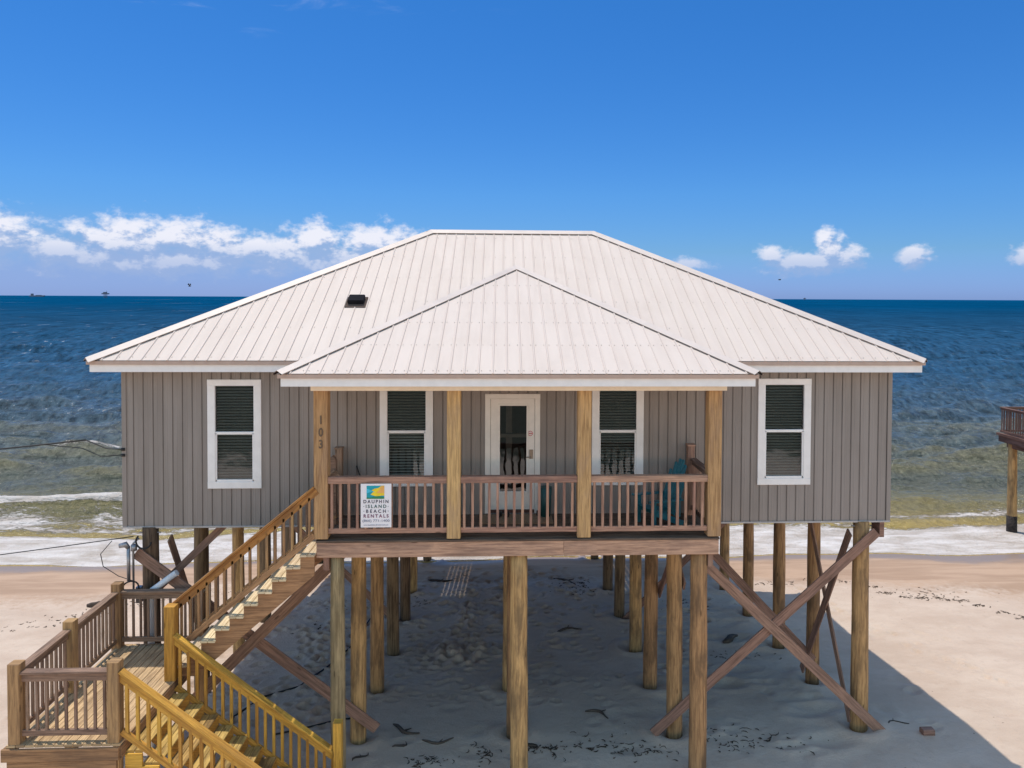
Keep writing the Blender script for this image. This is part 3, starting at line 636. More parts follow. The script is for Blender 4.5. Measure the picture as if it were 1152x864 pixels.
for x in (-3.56, 3.70):
    mb = MB(); mb.box((x-.05, -1.56, DZ-.58), (x+.05, -1.47, DZ-.33)); mb.build('post_block', W_BRACE, deck)
PW = .255
for x in (-3.64, -1.185, 1.265, 3.745):
    mb = MB(); mb.box((x-PW/2, DY-.012, DZ+.02 if x > -3 else DZ+.03), (x+PW/2, DY+.24, 8.774), .012); pst = Hs(mb, 'porch_post', W_POST)
    if x < -3: post0 = pst
# house number on the left post
def text_obj(txt, size, loc, mat, name, parent, ext=.004, sx=1., align='CENTER', bold=0., spc=1.):
    cu = bpy.data.curves.new(name, 'FONT'); cu.body = txt; cu.size = size; cu.extrude = ext; cu.align_x = align; cu.offset = bold; cu.space_character = spc
    tmp = bpy.data.objects.new('tmp', cu); COL.objects.link(tmp); bpy.context.view_layer.update()
    me = bpy.data.meshes.new_from_object(tmp); bpy.data.objects.remove(tmp)
    me.transform(Matrix.Translation(loc) @ Matrix.Rotation(math.pi/2, 4, 'X') @ Matrix.Diagonal((sx, 1, 1, 1)))
    me.materials.clear(); me.materials.append(mat); me.name = name
    o = bpy.data.objects.new(name, me); COL.objects.link(o)
    if parent:
        o.parent = parent; q = parent; off = Vector((0, 0, 0))
        while q: off += q.location; q = q.parent
        me.transform(Matrix.Translation(-off))
    return o
NUMM = plain('aged_bronze_numeral', (.13, .085, .055), .6)
for ch, z in (('1', 8.15), ('0', 7.92), ('3', 7.70)):
    text_obj(ch, .22, (-3.63, DY-.018, z), NUMM, 'house_numeral', post0, .008, .8, bold=.004)
# railings
def baluster(parent, p, z0, z1, mat, w=.040, top=None):
    mb = MB(); mb.box((p[0]-w/2, p[1]-w/2, z0), (p[0]+w/2, p[1]+w/2, z1), .003); return mb.build('baluster', mat, parent)
def railing(parent, a, b, zt, zb, spacing, mrail, mbal, capw=.14, caph=.04, drop=0., name='railing', zoff=0., bw=.040, faceh=.13):
    """level or sloping railing between points a and b (x, y, base z); zt / zb heights of the rails over that base"""
    a, b = Vector(a), Vector(b); mb = MB(); up = Vector((0, 0, 1))
    mb.beam(a+up*(zt-caph/2), b+up*(zt-caph/2), capw, caph)
    mb.beam(a+up*(zt-caph-faceh/2), b+up*(zt-caph-faceh/2), .042, faceh)
    r = mb.build(name, mrail, parent); mb = MB(); mb.beam(a+up*(zb+.045), b+up*(zb+.045), .05, .095); mb.build('bottom_rail', mrail, r)
    L = math.hypot(b.x-a.x, b.y-a.y); n = max(1, int(round(L/spacing))); 
    for i in range(n):
        t = (i+.5)/n; p = a.lerp(b, t); z0 = p.z+zb+.07; z1 = p.z+zt-caph-faceh+.04
        baluster(r, p, z0, z1, mbal, bw)
    return r
for x0, x1 in ((-3.51, -1.315), (-1.055, 1.135), (1.395, 3.615)):
    mb = MB(); mb.box((x0, DY+.01, 7.025), (x1, DY+.14, 7.15), .006); r = Hs(mb, 'railing', W_PINK)
    mb = MB(); mb.box((x0, DY+.035, 6.085), (x1, DY+.085, 6.185), .006); mb.build('bottom_rail', W_PINK, r)
    n = 14
    for i in range(n):
        x = x0+(i+.42)*(x1-x0)/n; baluster(r, (x, DY+.05), 6.17, 7.04, W_PINK, .048)
# short side railing at the right end, wall newels
for x in (3.66,):
    mb = MB(); mb.box((x-.07, -.22, DZ), (x+.07, -.08, 7.42), .008); mb.box((x-.085, -.235, 7.42), (x+.085, -.065, 7.455), .006); Hs(mb, 'wall_newel', W_PINK)
railing(house, (3.70, -.22, DZ), (3.72, -1.37, DZ), 1.20, .12, .13, wood('dark_side_rail', (.20, .125, .10), (.10, .06, .05)), W_PINK, faceh=.10)
mb = MB(); mb.box((-3.70, -.20, DZ), (-3.56, -.06, 7.38), .008); mb.box((-3.715, -.215, 7.38), (-3.545, -.045, 7.41), .006); Hs(mb, 'wall_newel', W_OLD)

# rear deck towards the sea
mb = MB(); x = -7.5
while x < 7.25: mb.box((x, DH+.04, DZ-.25), (x+.138, 14.55, DZ-.21), .001); x += .153 if abs(x+2.95) < .42 or abs(x-3.15) < .3 else .1382
rd = Hs(mb, 'rear_deck', W_DECK)
mb = MB(); mb.box((-7.5, 14.56, DZ-.53), (7.3, 14.61, DZ-.20)); mb.box((-7.5, 13.85, DZ-.5), (7.3, 13.9, DZ-.26)); mb.box((-7.56, DH, DZ-.5), (-7.51, 14.55, DZ-.2)); mb.box((7.35, DH, DZ-.5), (7.40, 14.55, DZ-.2)); mb.build('deck_frame', W_DARK, rd)
mb = MB(); mb.box((-7.5, 14.45, DZ+.82), (7.3, 14.55, DZ+.87)); mb.box((-7.5, 14.48, DZ-.08), (7.3, 14.52, DZ+.0))
for k in range(75): mb.box((-7.4+k*.2, 14.49, DZ-.02), (-7.36+k*.2, 14.53, DZ+.83))
mb.build('rear_railing', W_OLD, rd)

# ------------------------------------------------------------------ LANDING
LZ = 3.50; LX0, LX1, LY0, LY1 = -7.97, -6.22, -3.72, -.38
land = empty('stair_landing', (-7.1, -2, gz(-7.1, -2)), 'weathered timber landing with railings between the yellow lower steps and the upper stairs', 'landing')
mb = MB(); x = LX0
while x < LX1-.02: mb.box((x, LY0, LZ-.038), (min(x+.138, LX1), LY1, LZ+random.uniform(-.002, .002)), .006); x += .1455
mb.build('landing_floor', W_LAND, land)
mb = MB(); mb.box((LX0-.05, LY0-.045, LZ-.24), (LX1-.02, LY0-.002, LZ-.042), .006); mb.box((LX0+.03, LY0-.03, LZ-.55), (LX1-.06, LY0+.012, LZ-.245), .006)
mb.box((LX0-.045, LY0, LZ-.24), (LX0-.002, LY1, LZ-.042), .006); mb.box((LX0, LY1+.002, LZ-.24), (LX1, LY1+.045, LZ-.042), .006); mb.box((LX1-.04, LY0+.02, LZ-.26), (LX1+.002, LY1, LZ-.042), .006)
mb.build('rim_board', W_TAN, land)
LP = {'fl': (-7.86, -3.62, 4.76), 'fr': (-6.35, -3.62, 4.77), 'ml': (-7.90, -2.12, 4.76), 'bl': (-7.93, -.48, 4.78), 'br': (-6.30, -.48, 4.6)}
for k_, (x, y, zt) in LP.items():
    mb = MB(); mb.box((x-.09, y-.09, LZ-.3 if k_[0] != 'f' else LZ), (x+.09, y+.09, zt), .012); p = mb.build('newel_post', W_TAN, land)
    mb = MB(); mb.box((x-.08, y-.08, gz(x, y)-.4), (x+.08, y+.08, LZ-.26), .01); mb.build('support_post', W_TAN, land)
railing(land, (-7.77, -3.62, LZ), (-6.44, -3.62, LZ), 1.13, .10, .15, W_OLD, W_OLD)
railing(land, (-7.87, -3.53, LZ), (-7.91, -2.21, LZ), 1.13, .10, .135, W_OLD, W_OLD)
railing(land, (-7.91, -2.03, LZ), (-7.93, -.57, LZ), 1.13, .10, .135, W_OLD, W_OLD)
railing(land, (-7.84, -.48, LZ), (-6.39, -.48, LZ), 1.13, .10, .15, W_OLD, W_OLD)

# ------------------------------------------------------------------ UPPER STAIRS
UY0, UY1 = -1.64, -.62; run, rise = .258, .2245; N = 11
up_s = empty('upper_staircase', (-5, -1.1, LZ), 'brown timber stair flight with sunlit pale treads climbing from the landing to the porch', 'stairs')
for k in range(1, N):
    x = -3.74-run*k; z = DZ-rise*k; mb = MB()
    for j in range(2):
        mb.box((x+j*.137+.002, UY0-.10-random.uniform(0, .012), z-.038), (x+j*.137+.132, UY1+.03, z), .014)
    mb.build('tread', W_TREAD, up_s)
for y in (UY0-.06, UY1-.04):
    P = []
    for k in range(1, N):
        x = -3.74-run*k; z = DZ-rise*k-.04; P += [(x+run, y, z), (x, y, z)] if k else []
    xe = -3.74-run*(N-1); ze = DZ-rise*(N-1)-.04
    top = [(-3.74, y, DZ-rise-.04)]; pts = []
    for k in range(1, N):
        z = DZ-rise*k-.04; pts += [(-3.74-run*(k-1), y, z), (-3.74-run*k+.004, y, z)]
    pts += [(xe, y, LZ+.004), (xe+.42, y, LZ+.004), (-3.74, y, DZ-.62)]
    mb = MB(); mb.poly(pts, .042, (0, 1, 0)); mb.build('stringer', W_STR, up_s)
def srail(parent, x0, z0, x1, z1, y, h0, n, mrail, mbal, mbot, capw=.14, gap=.84, bw=.042, cap_l=.0):
    """sloping railing: top rail from (x0,z0) to (x1,z1)"""
    a, b = Vector((x0, y, z0)), Vector((x1, y, z1)); up = Vector((0, 0, 1)); d = (b-a).normalized(); mb = MB(); pu = Vector((0, 1, 0)).cross(d); pu = pu if pu.z > 0 else -pu
    mb.beam(a-pu*.02-d*cap_l, b-pu*.02, capw, .04, pu); mb.beam(a-pu*.105, b-pu*.105, .042, .125, pu); r = mb.build('railing', mrail, parent)
    mb = MB(); mb.beam(a-up*h0, b-up*h0, .05, .105, pu); mb.build('bottom_rail', mbot, r)
    for i in range(n):
        t = (i+.5)/n; p = a.lerp(b, t); baluster(r, p, p.z-h0+.04, p.z-.15, mbal, bw)
    return r
srail(up_s, -6.42, 4.79, -3.77, 6.99, UY0+.02, .93, 17, W_ORANGE, W_TAN, W_STR)
srail(up_s, -6.30, 4.86, -3.60, 7.08, UY1-.02, .93, 17, W_OLD, W_OLD, W_STR)
mb = MB(); mb.poly([(-3.72, -.66, DZ), (-3.58, -.66, DZ), (-3.58, -.66, 7.22), (-3.60, -.66, 7.30), (-3.65, -.66, 7.34), (-3.70, -.66, 7.30), (-3.72, -.66, 7.22)], .14, (0, 1, 0)); mb.build('top_newel', W_OLD, up_s)

# ------------------------------------------------------------------ LOWER STAIRS
lo_s = empty('lower_staircase', (-5, -2.8, gz(-5, -2.8)), 'bright yellow new timber steps and railings leading down from the landing', 'stairs')
NY0, NY1 = -3.62, -1.86; run2, rise2 = .262, .2015
for k in range(1, 11):
    x = LX1+run2*(k-1); z = LZ-rise2*k; mb = MB()
    for j in range(2): mb.box((x+j*.134+.004, NY0+.05, z-.038), (x+j*.134+.132, NY1-.04, z), .008)
    mb.build('tread', W_YELD if k > 0 else W_LAND, lo_s)
for y in (NY0+.01, (NY0+NY1)/2, NY1-.035):
    pts = []
    for k in range(1, 11):
        z = LZ-rise2*k-.04; pts += [(LX1+.006+run2*(k-1), y, z), (LX1+.002+run2*k, y, z)]
    pts += [(LX1+run2*10, y, 1.2), (LX1+run2*10-.35, y, 1.2), (LX1+.006, y, LZ-.58)]
    mb = MB(); mb.poly(pts, .042, (0, 1, 0)); mb.build('stringer', W_YEL, lo_s)
srail(lo_s, -6.24, 4.63, -3.30, 2.36, NY0-.02, .98, 18, W_YEL, W_YEL, W_YEL, bw=.048)
srail(lo_s, -6.20, 4.36, -3.30, 2.12, NY1+.02, .98, 19, W_YEL, W_YEL, W_YEL, bw=.048)
mb = MB(); mb.box((-6.40, -1.87, LZ-.0), (-6.21, -1.68, 4.86), .012); mb.build('newel_post', W_YEL, lo_s)
mb = MB(); mb.box((-3.36, -1.93, gz(-3.3, -1.9)-.3), (-3.20, -1.77, 2.70), .012); mb.build('newel_post', W_YEL, lo_s)
mb = MB(); mb.box((-3.36, -3.72, gz(-3.3, -3.7)-.3), (-3.20, -3.56, 2.90), .012); mb.build('newel_post', W_YEL, lo_s)

# ------------------------------------------------------------------ things on the porch
TXT = plain('dark_sign_print', (.05, .05, .09), .6, bump=0); TXTP = plain('magenta_sign_print', (.17, .04, .11), .6, bump=0); TXTG = plain('green_sign_print', (.03, .10, .10), .6, bump=0); TXTB = plain('grey_blue_print', (.30, .32, .42), .6, bump=0)
SY_ = DY-.022
sign = empty('rental_sign', (-2.615, SY_, 6.22), 'white rental sign with teal and yellow picture hung on the porch railing', 'sign')
mb = MB(); mb.box((-2.90, SY_-.006, 6.22), (-2.335, SY_+.006, 7.035), .002); mb.build('sign_board', plain('white_sign_board', (.78, .77, .82), .5, var=.03, bump=0), sign)
def shape(pts, mat, name, lift, col=None):
    mb = MB(); mb.poly([(-2.79+u*.325, SY_-.008-lift, 6.755+v*.245) for u, v in pts]); mb.build(name, mat, sign)
shape([(0, 0), (1, 0), (1, 1), (0, 1)], plain('teal_print', (.0, .33, .42), .6, bump=0), 'picture_background', 0)
shape([(.22, .32), (.5, .2), (1, .25), (1, 1), (.85, 1), (.66, .82), (.45, .78), (.25, .62), (.4, .55)], plain('yellow_print', (.85, .62, .02), .6, bump=0), 'picture_sun_shape', .0015)
shape([(.55, .45), (1, .42), (1, .95), (.84, .98), (.74, .72)], plain('orange_print', (.85, .45, .12), .6, bump=0), 'picture_glow_shape', .003)
shape([(0, .42), (.3, .55), (.5, .5), (.2, .7), (0, .78)], plain('light_blue_print', (.05, .50, .70), .6, bump=0), 'picture_water_shape', .003)
shape([(0, 0), (1, 0), (1, .12), (.7, .22), (.4, .16), (.2, .08), (0, .12)], plain('dark_green_print', (.02, .22, .10), .6, bump=0), 'picture_shore_shape', .0045)
for txt, z, m_, sp in (('DAUPHIN', 6.675, TXT, 1.45), ('\u00b7ISLAND\u00b7', 6.585, TXTG, 1.45), ('\u00b7BEACH\u00b7', 6.495, TXT, 1.6), ('RENTALS', 6.405, TXTP, 1.45)):
    cu = text_obj(txt, .086, (-2.618, SY_-.010, z), m_, 'sign_lettering', None, .001, 1.0, bold=.0018, spc=sp)
    w = max(v.co.x for v in cu.data.vertices)-min(v.co.x for v in cu.data.vertices); cu.data.transform(Matrix.Translation((-2.618, SY_, 0)) @ Matrix.Diagonal((.46/w, 1, 1, 1)) @ Matrix.Translation((2.618, -SY_, 0)))
    cu.parent = sign; cu.data.transform(Matrix.Translation(-sign.location))
for txt, z, s_, wd in (('(866) 771-1400', 6.325, .062, .50), ('www.dauphinislandbeachrentals.com', 6.258, .026, .46)):
    cu = text_obj(txt, s_, (-2.618, SY_-.010, z), TXTB, 'sign_lettering', None, .001, 1., bold=.001)
    w = max(v.co.x for v in cu.data.vertices)-min(v.co.x for v in cu.data.vertices); cu.data.transform(Matrix.Translation((-2.618, SY_, 0)) @ Matrix.Diagonal((wd/w, 1, 1, 1)) @ Matrix.Translation((2.618, -SY_, 0)))
    cu.parent = sign; cu.data.transform(Matrix.Translation(-sign.location))

def adirondack(loc, rz, mat, label, group=None):
    e = empty('adirondack_chair', loc, label, 'chair', group); loc = Vector(loc)
    R3 = Matrix.Rotation(rz, 4, 'Z')
    def B(mb, name): 
        me_v = [R3 @ Vector(v) for v in mb.v]; mb.v = [v+loc for v in me_v]; return mb.build(name, mat, e)
    # local: faces -Y
    mb = MB()
    for k in range(6): y = -.28+k*.09; mb.beam((-.26, y, .37-k*.02), (.26, y, .37-k*.02), .08, .02)
    B(mb, 'seat')
    mb = MB(); hs_ = [.98, 1.14, 1.22, 1.22, 1.14, .98]
    for k in range(6):
        x = -.225+k*.09; h = hs_[k]; a = Vector((x, .20, .22)); b = Vector((x*1.15, .20+(h-.22)*.36, h)); mb.beam(a, b, .085, .02, (0, 1, 0)); mb.tube([b-Vector((0, .01, 0)), b+Vector((0, .01, 0))], .042, 12)
    mb.beam((-.27, .345, .56), (.27, .345, .56), .07, .03); B(mb, 'backrest')
    for s in (-1, 1):
        mb = MB(); mb.beam((s*.31, -.36, .56), (s*.31, .34, .54), .13, .022); mb.tube([(s*.31, -.36, .549), (s*.31, -.36, .571)], .065, 14); B(mb, 'armrest')
        mb = MB(); mb.beam((s*.275, -.29, 0), (s*.275, -.29, .55), .11, .025, (1, 0, 0)); B(mb, 'leg')
        mb = MB(); mb.beam((s*.25, -.30, .34), (s*.25, .42, .03), .12, .025, (1, 0, 0)); B(mb, 'leg')
        mb = MB(); mb.beam((s*.31, .28, .20), (s*.31, .28, .53), .06, .025, (1, 0, 0)); B(mb, 'arm_support')
    return e
adirondack((2.85, -.80, DZ+.004), math.radians(-68), TEAL, 'teal adirondack chair standing at the right end of the porch')
mb = MB(); mb.tube([(.62, -.24, DZ+.005), (.62, -.24, DZ+.62)], [.10, .13], 18); c = mb.build('waste_bin', plain('dark_teal_bin', (.01, .07, .075), .5), None, 'dark teal bin standing beside the porch door', 'bin')
mb = MB(); mb.box((-.75, -.72, DZ+.003), (.75, -.10, DZ+.018), .004); mb.build('doormat', MAT_RUG, None, 'brown doormat lying in front of the white front door', 'doormat')
def shoe(x, y, rz, lab):
    mb = MB(); a = Vector((math.sin(rz), math.cos(rz), 0)); c = Vector((x, y, DZ+.05))
    mb.tube([c-a*.13, c-a*.09, c-a*.02, c+a*.06, c+a*.12, c+a*.15], [.02, .042, .04, .045, .04, .015], 12); mb.tube([c-a*.08+Vector((0, 0, .02)), c-a*.06+Vector((0, 0, .07))], [.04, .045], 12)
    mb.build('shoe', BLACK, None, lab, 'shoe', 'shoes by the front door')
shoe(-.33, -.22, .2, 'black shoe on the doormat, leftmost of the dark shoes'); shoe(-.18, -.22, -.1, 'black shoe on the doormat, second from the left'); shoe(.50, -.16, .4, 'black shoe beside the dark teal bin')
# leaning board and cord at the left end
mb = MB(); mb.tube([(-3.30, -.03, 7.0), (-3.2, -.06, 6.75), (-3.08, -.05, 6.45), (-3.0, -.05, 6.1), (-2.95, -.2, DZ+.02)], .014, 6); mb.build('hanging_cord', RUBBER, None, 'black cord hanging down the siding at the left end of the porch', 'cord')

# ------------------------------------------------------------------ utilities on the left corner pile
um = empty('electric_service_mast', (-7.65, -.28, 4.4), 'grey electric service conduit and meter box strapped to the left corner pile', 'conduit')
mb = MB(); mb.tube([(-7.80, -.30, 4.75), (-7.80, -.30, 5.45)], .035, 10); mb.tube([(-7.72, -.27, 4.55), (-7.72, -.27, 5.5), (-7.62, -.25, 5.6)], .022, 8); mb.build('conduit', STEEL, um)
mb = MB(); mb.tube([(-7.80, -.30, 5.42), (-7.84, -.33, 5.50), (-7.95, -.36, 5.48)], [.04, .06, .045], 12); mb.tube([(-7.70, -.28, 5.36), (-7.70, -.28, 5.48)], [.06, .055], 12); mb.build('weatherhead', STEEL, um)
mb = MB(); mb.box((-7.66, -.32, 4.30), (-7.56, -.20, 4.62), .01); mb.build('junction_box', STEEL, um)
mb = MB()
mb.tube([(-7.74+.155*math.cos(t), -.34+.03*math.sin(2*t), 4.60+.155*math.sin(t)) for t in [2*math.pi*k/20 for k in range(21)]], .017, 6)
mb.tube([(-7.50+.15*math.cos(t), -.30, 5.55+.15*math.sin(t)) for t in [math.pi*.75+2*math.pi*.6*k/14 for k in range(15)]], .018, 6); mb.build('cable_loop', RUBBER, um)
pp = MB(); pp.tube([(-7.38, -.27, gz(-7.3, -.3)-.1), (-7.38, -.27, 4.46), (-7.35, -.27, 4.54), (-6.86, -.27, 4.90)], .062, 14); 
pp.build('drain_pipe', PVC, None, 'white plastic drain pipe with an elbow behind the landing railing', 'pipe')
def wire(pts, sag, r, label, n=14):
    P = []
    for (a, b) in zip(pts[:-1], pts[1:]):
        a, b = Vector(a), Vector(b)
        for k in range(n): t = k/n; P.append(a.lerp(b, t)-Vector((0, 0, sag*4*t*(1-t))))
    P.append(Vector(pts[-1])); mb = MB(); mb.tube(P, r, 6); mb.build('overhead_wire', RUBBER, None, label, 'wire', 'wires running to the left end of the house')
wire([(-24, -2.6, 7.20), (-8.75, -.06, 7.56)], .25, .016, 'upper black wire running to the left wall of the house')
mb = MB(); mb.tube([(-8.75, -.06, 7.56), (-8.35, -.04, 7.38), (-8.04, -.03, 7.36)], .012, 6); mb.tube([(-9.6, -.16, 7.50), (-8.8, -.1, 7.40), (-8.45, -.05, 7.22), (-8.04, -.03, 7.25)], .01, 6); mb.tube([(-8.06, -.04, 7.36), (-7.99, -.03, 7.36)], .03, 8); mb.tube([(-8.06, -.04, 7.24), (-7.99, -.03, 7.24)], .03, 8)
mb.build('wire_anchor', RUBBER, None, 'black wire splice and anchors on the left wall edge', 'wire anchor')
wire([(-26, -2.2, 4.4), (-7.75, -.2, 5.62)], .20, .011, 'lower thin wire running to the left corner pile')
mb = MB(); mb.tube([(-8.15, -.25, 5.55), (-8.35, -.3, 5.3), (-8.3, -.3, 5.05), (-8.0, -.3, 4.85), (-7.72, -.3, 4.75)], .008, 6, seg=3); mb.build('service_drop_wire', RUBBER, None, 'thin loose wire curling beside the left corner pile', 'wire')

# cables and litter on the sand
def ground_tube(pts, r, name, label, cat, mat, lift=0., group=None):
    P = []
    for (a, b) in zip(pts[:-1], pts[1:]):
        n = max(2, int(math.hypot(b[0]-a[0], b[1]-a[1])/.15))
        for k in range(n): t = k/n; x = a[0]+(b[0]-a[0])*t; y = a[1]+(b[1]-a[1])*t; P.append((x, y, gz(x, y)+lift+r*.4))
    P.append((pts[-1][0], pts[-1][1], gz(*pts[-1])+lift+r*.4)); mb = MB(); mb.tube(P, r, 8); return mb.build(name, mat, None, label, cat, group)
ground_tube([(-4.3, 7.5), (-4.5, 5.2), (-4.9, 3.6), (-5.2, 2.6), (-5.9, 2.0), (-6.2, 1.0), (-6.0, -.3)], .022, 'ground_cable', 'black cable snaking over the shaded sand beside the stairs', 'cable', RUBBER, .01)
ground_tube([(-5.1, 0.2), (-4.4, .55), (-3.8, .9), (-3.2, .95)], .018, 'ground_cable', 'short black cable lying by the foot of the yellow steps', 'cable', RUBBER, .01)
def stick(x, y, L, a, r, label, bend=.1, name='driftwood'):
    P = []
    for k in range(7):
        t = k/6-.5; px = x+math.cos(a)*L*t-math.sin(a)*bend*math.sin(t*5+x); py = y+math.sin(a)*L*t+math.cos(a)*bend*math.sin(t*5+x); P.append((px, py, gz(px, py)+r*.5))
    mb = MB(); mb.tube(P, [r*.4, r*.9, r, r*1.05, r*.8, r*.6, r*.3], 8, wob=.5); mb.tube([P[3], (P[3][0]+math.cos(a+.9)*L*.25, P[3][1]+math.sin(a+.9)*L*.25, gz(P[3][0]+math.cos(a+.9)*L*.25, P[3][1]+math.sin(a+.9)*L*.25)+r)], [r*.6, r*.2], 6)
    mb.build(name, W_DRIFT, None, label, 'driftwood', 'driftwood pieces on the sand')
stick(-2.35, .35, .75, -.5, .045, 'longest dark driftwood stick in front of the left inner piles')
stick(-1.6, -.15, .65, .05, .03, 'thin flat driftwood stick left of the centre pile'); stick(-2.35, -.25, .3, .9, .025, 'tiny tilted driftwood stick in the shade left of centre')
stick(-3.1, -.65, .35, 1.1, .02, 'thin driftwood twig nearest the yellow newel post'); stick(1.9, .95, .6, -.6, .035, 'forked driftwood stick right of the centre pile')
stick(1.7, 6.2, .8, .3, .04, 'driftwood stick in the middle distance under the house'); stick(2.0, 10.6, 1.0, -.7, .05, 'dark forked driftwood near the back of the house'); stick(-13.2, 8.6, .7, .5, .10, 'dark driftwood stub on the sunlit beach left of the landing')
stick(8.3, .1, .5, .2, .022, 'thin driftwood twig at the foot of the right corner pile'); stick(6.3, 5.3, .7, .5, .09, 'dark driftwood log behind the right crossed braces'); stick(-2.5, 11, .9, .1, .05, 'dark driftwood piece far back left under the house'); stick(.35, -.4, .3, -1.1, .035, 'short driftwood lump just left of the centre pile base')
mb = MB(); z = gz(8.72, -.35); mb.box((8.60, -.43, z-.03), (8.85, -.27, z+.12), .02); o = mb.build('wooden_block', W_BRACE, None, 'small brown wooden block on the shaded sand right of the corner pile', 'block')
WEED = plain('dried_seaweed', (.055, .036, .022), .95, var=.5, scale=20, bump=.5)
def weed(name, spots, n, label):
    mb = MB()
    for i in range(n):
        cx, cy, sx_, sy_ = random.choice(spots); x = random.gauss(cx, sx_); y = random.gauss(cy, sy_); a = random.uniform(0, 3.14); L = random.uniform(.015, .085)*(1.9 if random.random() < .12 else 1)
        P = []
        for k in range(4): t = k/3-.5; px, py = x+math.cos(a+t)*L*t*2, y+math.sin(a+t)*L*t*2; P.append((px, py, gz(px, py)+.008+random.random()*.012))
        mb.tube(P, [.003, random.uniform(.005, .014), random.uniform(.004, .011), .003], 5)
    o = mb.build(name, WEED, None, label, 'seaweed', None, 'stuff'); return o
line = [(11.0+.45*k, 10.3-.33*k+.3*math.sin(k), .22, .07) for k in range(12)]
weed('seaweed_wrack', line+[(14, 8.9, .5, .3), (14.6, 8.4, .6, .2), (9.8, 10.0, .5, .1)], 300, 'dark seaweed wrack strewn along the sunlit beach right of the house')
weed('seaweed_wrack', [(-10.5-.6*k, 9.8-.45*k, .4, .15) for k in range(10)], 160, 'sparse seaweed wrack strewn on the sunlit beach left of the house')
weed('seaweed_litter', [(.9, -.5, .35, .15), (1.8, -.3, .4, .2), (2.6, -.6, .4, .15), (4.2, -.3, .7, .25), (-1.7, -.9, .25, .1), (-.6, -.7, .12, .15), (5.2, -.5, .7, .2)], 280, 'dark seaweed litter on the shaded sand in front of the centre piles')
weed('seaweed_litter', [(2.2, 10.3, .5, .3), (2.7, 9.5, .5, .2), (-4.6, 8.2, .6, .4), (-3.5, 8.6, .5, .2), (6, 8, .6, .3), (6, 4.3, .8, .2), (-5.2, 6.4, .5, .3)], 300, 'dark seaweed litter on the shaded sand under the back of the house')

# ------------------------------------------------------------------ neighbour's deck on the right
nd = empty('neighbour_deck', (23.0, 16.7, 0), 'dark brown raised deck with railing standing over the surf at the right edge', 'deck')
nx0, nx1, ny0, ny1, nz = 22.32, 29, 9.5, 17.0, 4.42
mb = MB(); y = ny0
while y < ny1: mb.box((nx0, y, nz-.04), (nx1, y+.14, nz), .005); y += .15
mb.build('deck_boards', W_NEIGH, nd)
mb = MB(); mb.box((nx0-.1, ny0, nz-.06), (nx0+.02, ny1+.05, nz+.05)); mb.box((nx0-.02, ny0, nz-.34), (nx0+.03, ny1, nz-.065)); mb.box((nx0+.04, ny1-.04, nz-.34), (nx1, ny1+.01, nz-.065)); mb.box((nx0+.3, ny0, nz-.6), (nx0+.36, ny1-.1, nz-.345)); mb.build('deck_frame', W_NEIGH, nd)
for x, y in ((22.75, 16.7), (22.75, 10.5), (28, 16.7), (28, 10.5)):
    mb = MB(); mb.tube([(x+.05, y, -.8), (x, y, nz-.36)], [.21, .18], 16, wob=.06, seg=6); p = mb.build('pile', W_PILE, nd)
    if y > 15:
        mb = MB(); mb.tube([(x+.05, y, -.8), (x+.03, y, .75)], [.222, .212], 16, wob=.06, seg=3); mb.build('barnacle_band', plain('barnacles', (.04, .03, .028), .9, var=.9, scale=14, bump=.8), p)
railing(nd, (nx0+.05, ny0, nz), (nx0+.05, ny1-.03, nz), 1.22, .08, .15, W_NEIGH, W_NEIGH, faceh=.08)
railing(nd, (nx0+.12, ny1-.03, nz), (nx1, ny1-.03, nz), 1.22, .08, .15, W_NEIGH, W_NEIGH, faceh=.08)

# ------------------------------------------------------------------ far things on the horizon
def far(az, dist): a = math.radians(az); return (-.281+math.sin(a)*dist, -15.2+math.cos(a)*dist)
def rig(az, dist, s, label):
    x, y = far(az, dist); e = empty('oil_rig', (x, y, 0), label, 'oil rig'); h = 18*s
    for sx_ in (-1, 1):
        for sy_ in (-1, 1): mb = MB(); mb.tube([(x+sx_*5*s, y+sy_*5*s, -2), (x+sx_*5*s, y+sy_*5*s, h)], 1.2*s, 8); mb.build('leg', RIGM, e)
    mb = MB(); mb.box((x-15*s, y-10*s, h), (x+15*s, y+10*s, h+6*s)); mb.build('platform', RIGM, e)
    mb = MB(); mb.box((x-9*s, y-6*s, h+6*s), (x+2*s, y+6*s, h+12*s)); mb.build('deckhouse', RIGM, e)
    mb = MB(); mb.tube([(x+7*s, y, h+6*s), (x+7*s, y, h+20*s)], [2*s, .5*s], 6); mb.build('derrick', RIGM, e)
rig(-27.95, 4200, .95, 'distant oil rig on the horizon left of the house'); rig(22.75, 6500, .65, 'small distant oil rig on the horizon right of the roof')
x, y = far(-31.8, 7000); e = empty('cargo_ship', (x, y, 0), 'long low cargo ship on the horizon at far left', 'ship')
mb = MB(); mb.poly([(x-55, y, 0), (x+50, y, 0), (x+58, y, 10), (x-58, y, 9)], 16); mb.build('hull', RIGM, e)
mb = MB(); mb.box((x-48, y+2, 9.5), (x-32, y+14, 24)); mb.build('bridge', RIGM, e)
mb = MB(); mb.box((x-10, y+2, 9.5), (x+30, y+14, 13)); mb.build('cargo', RIGM, e)
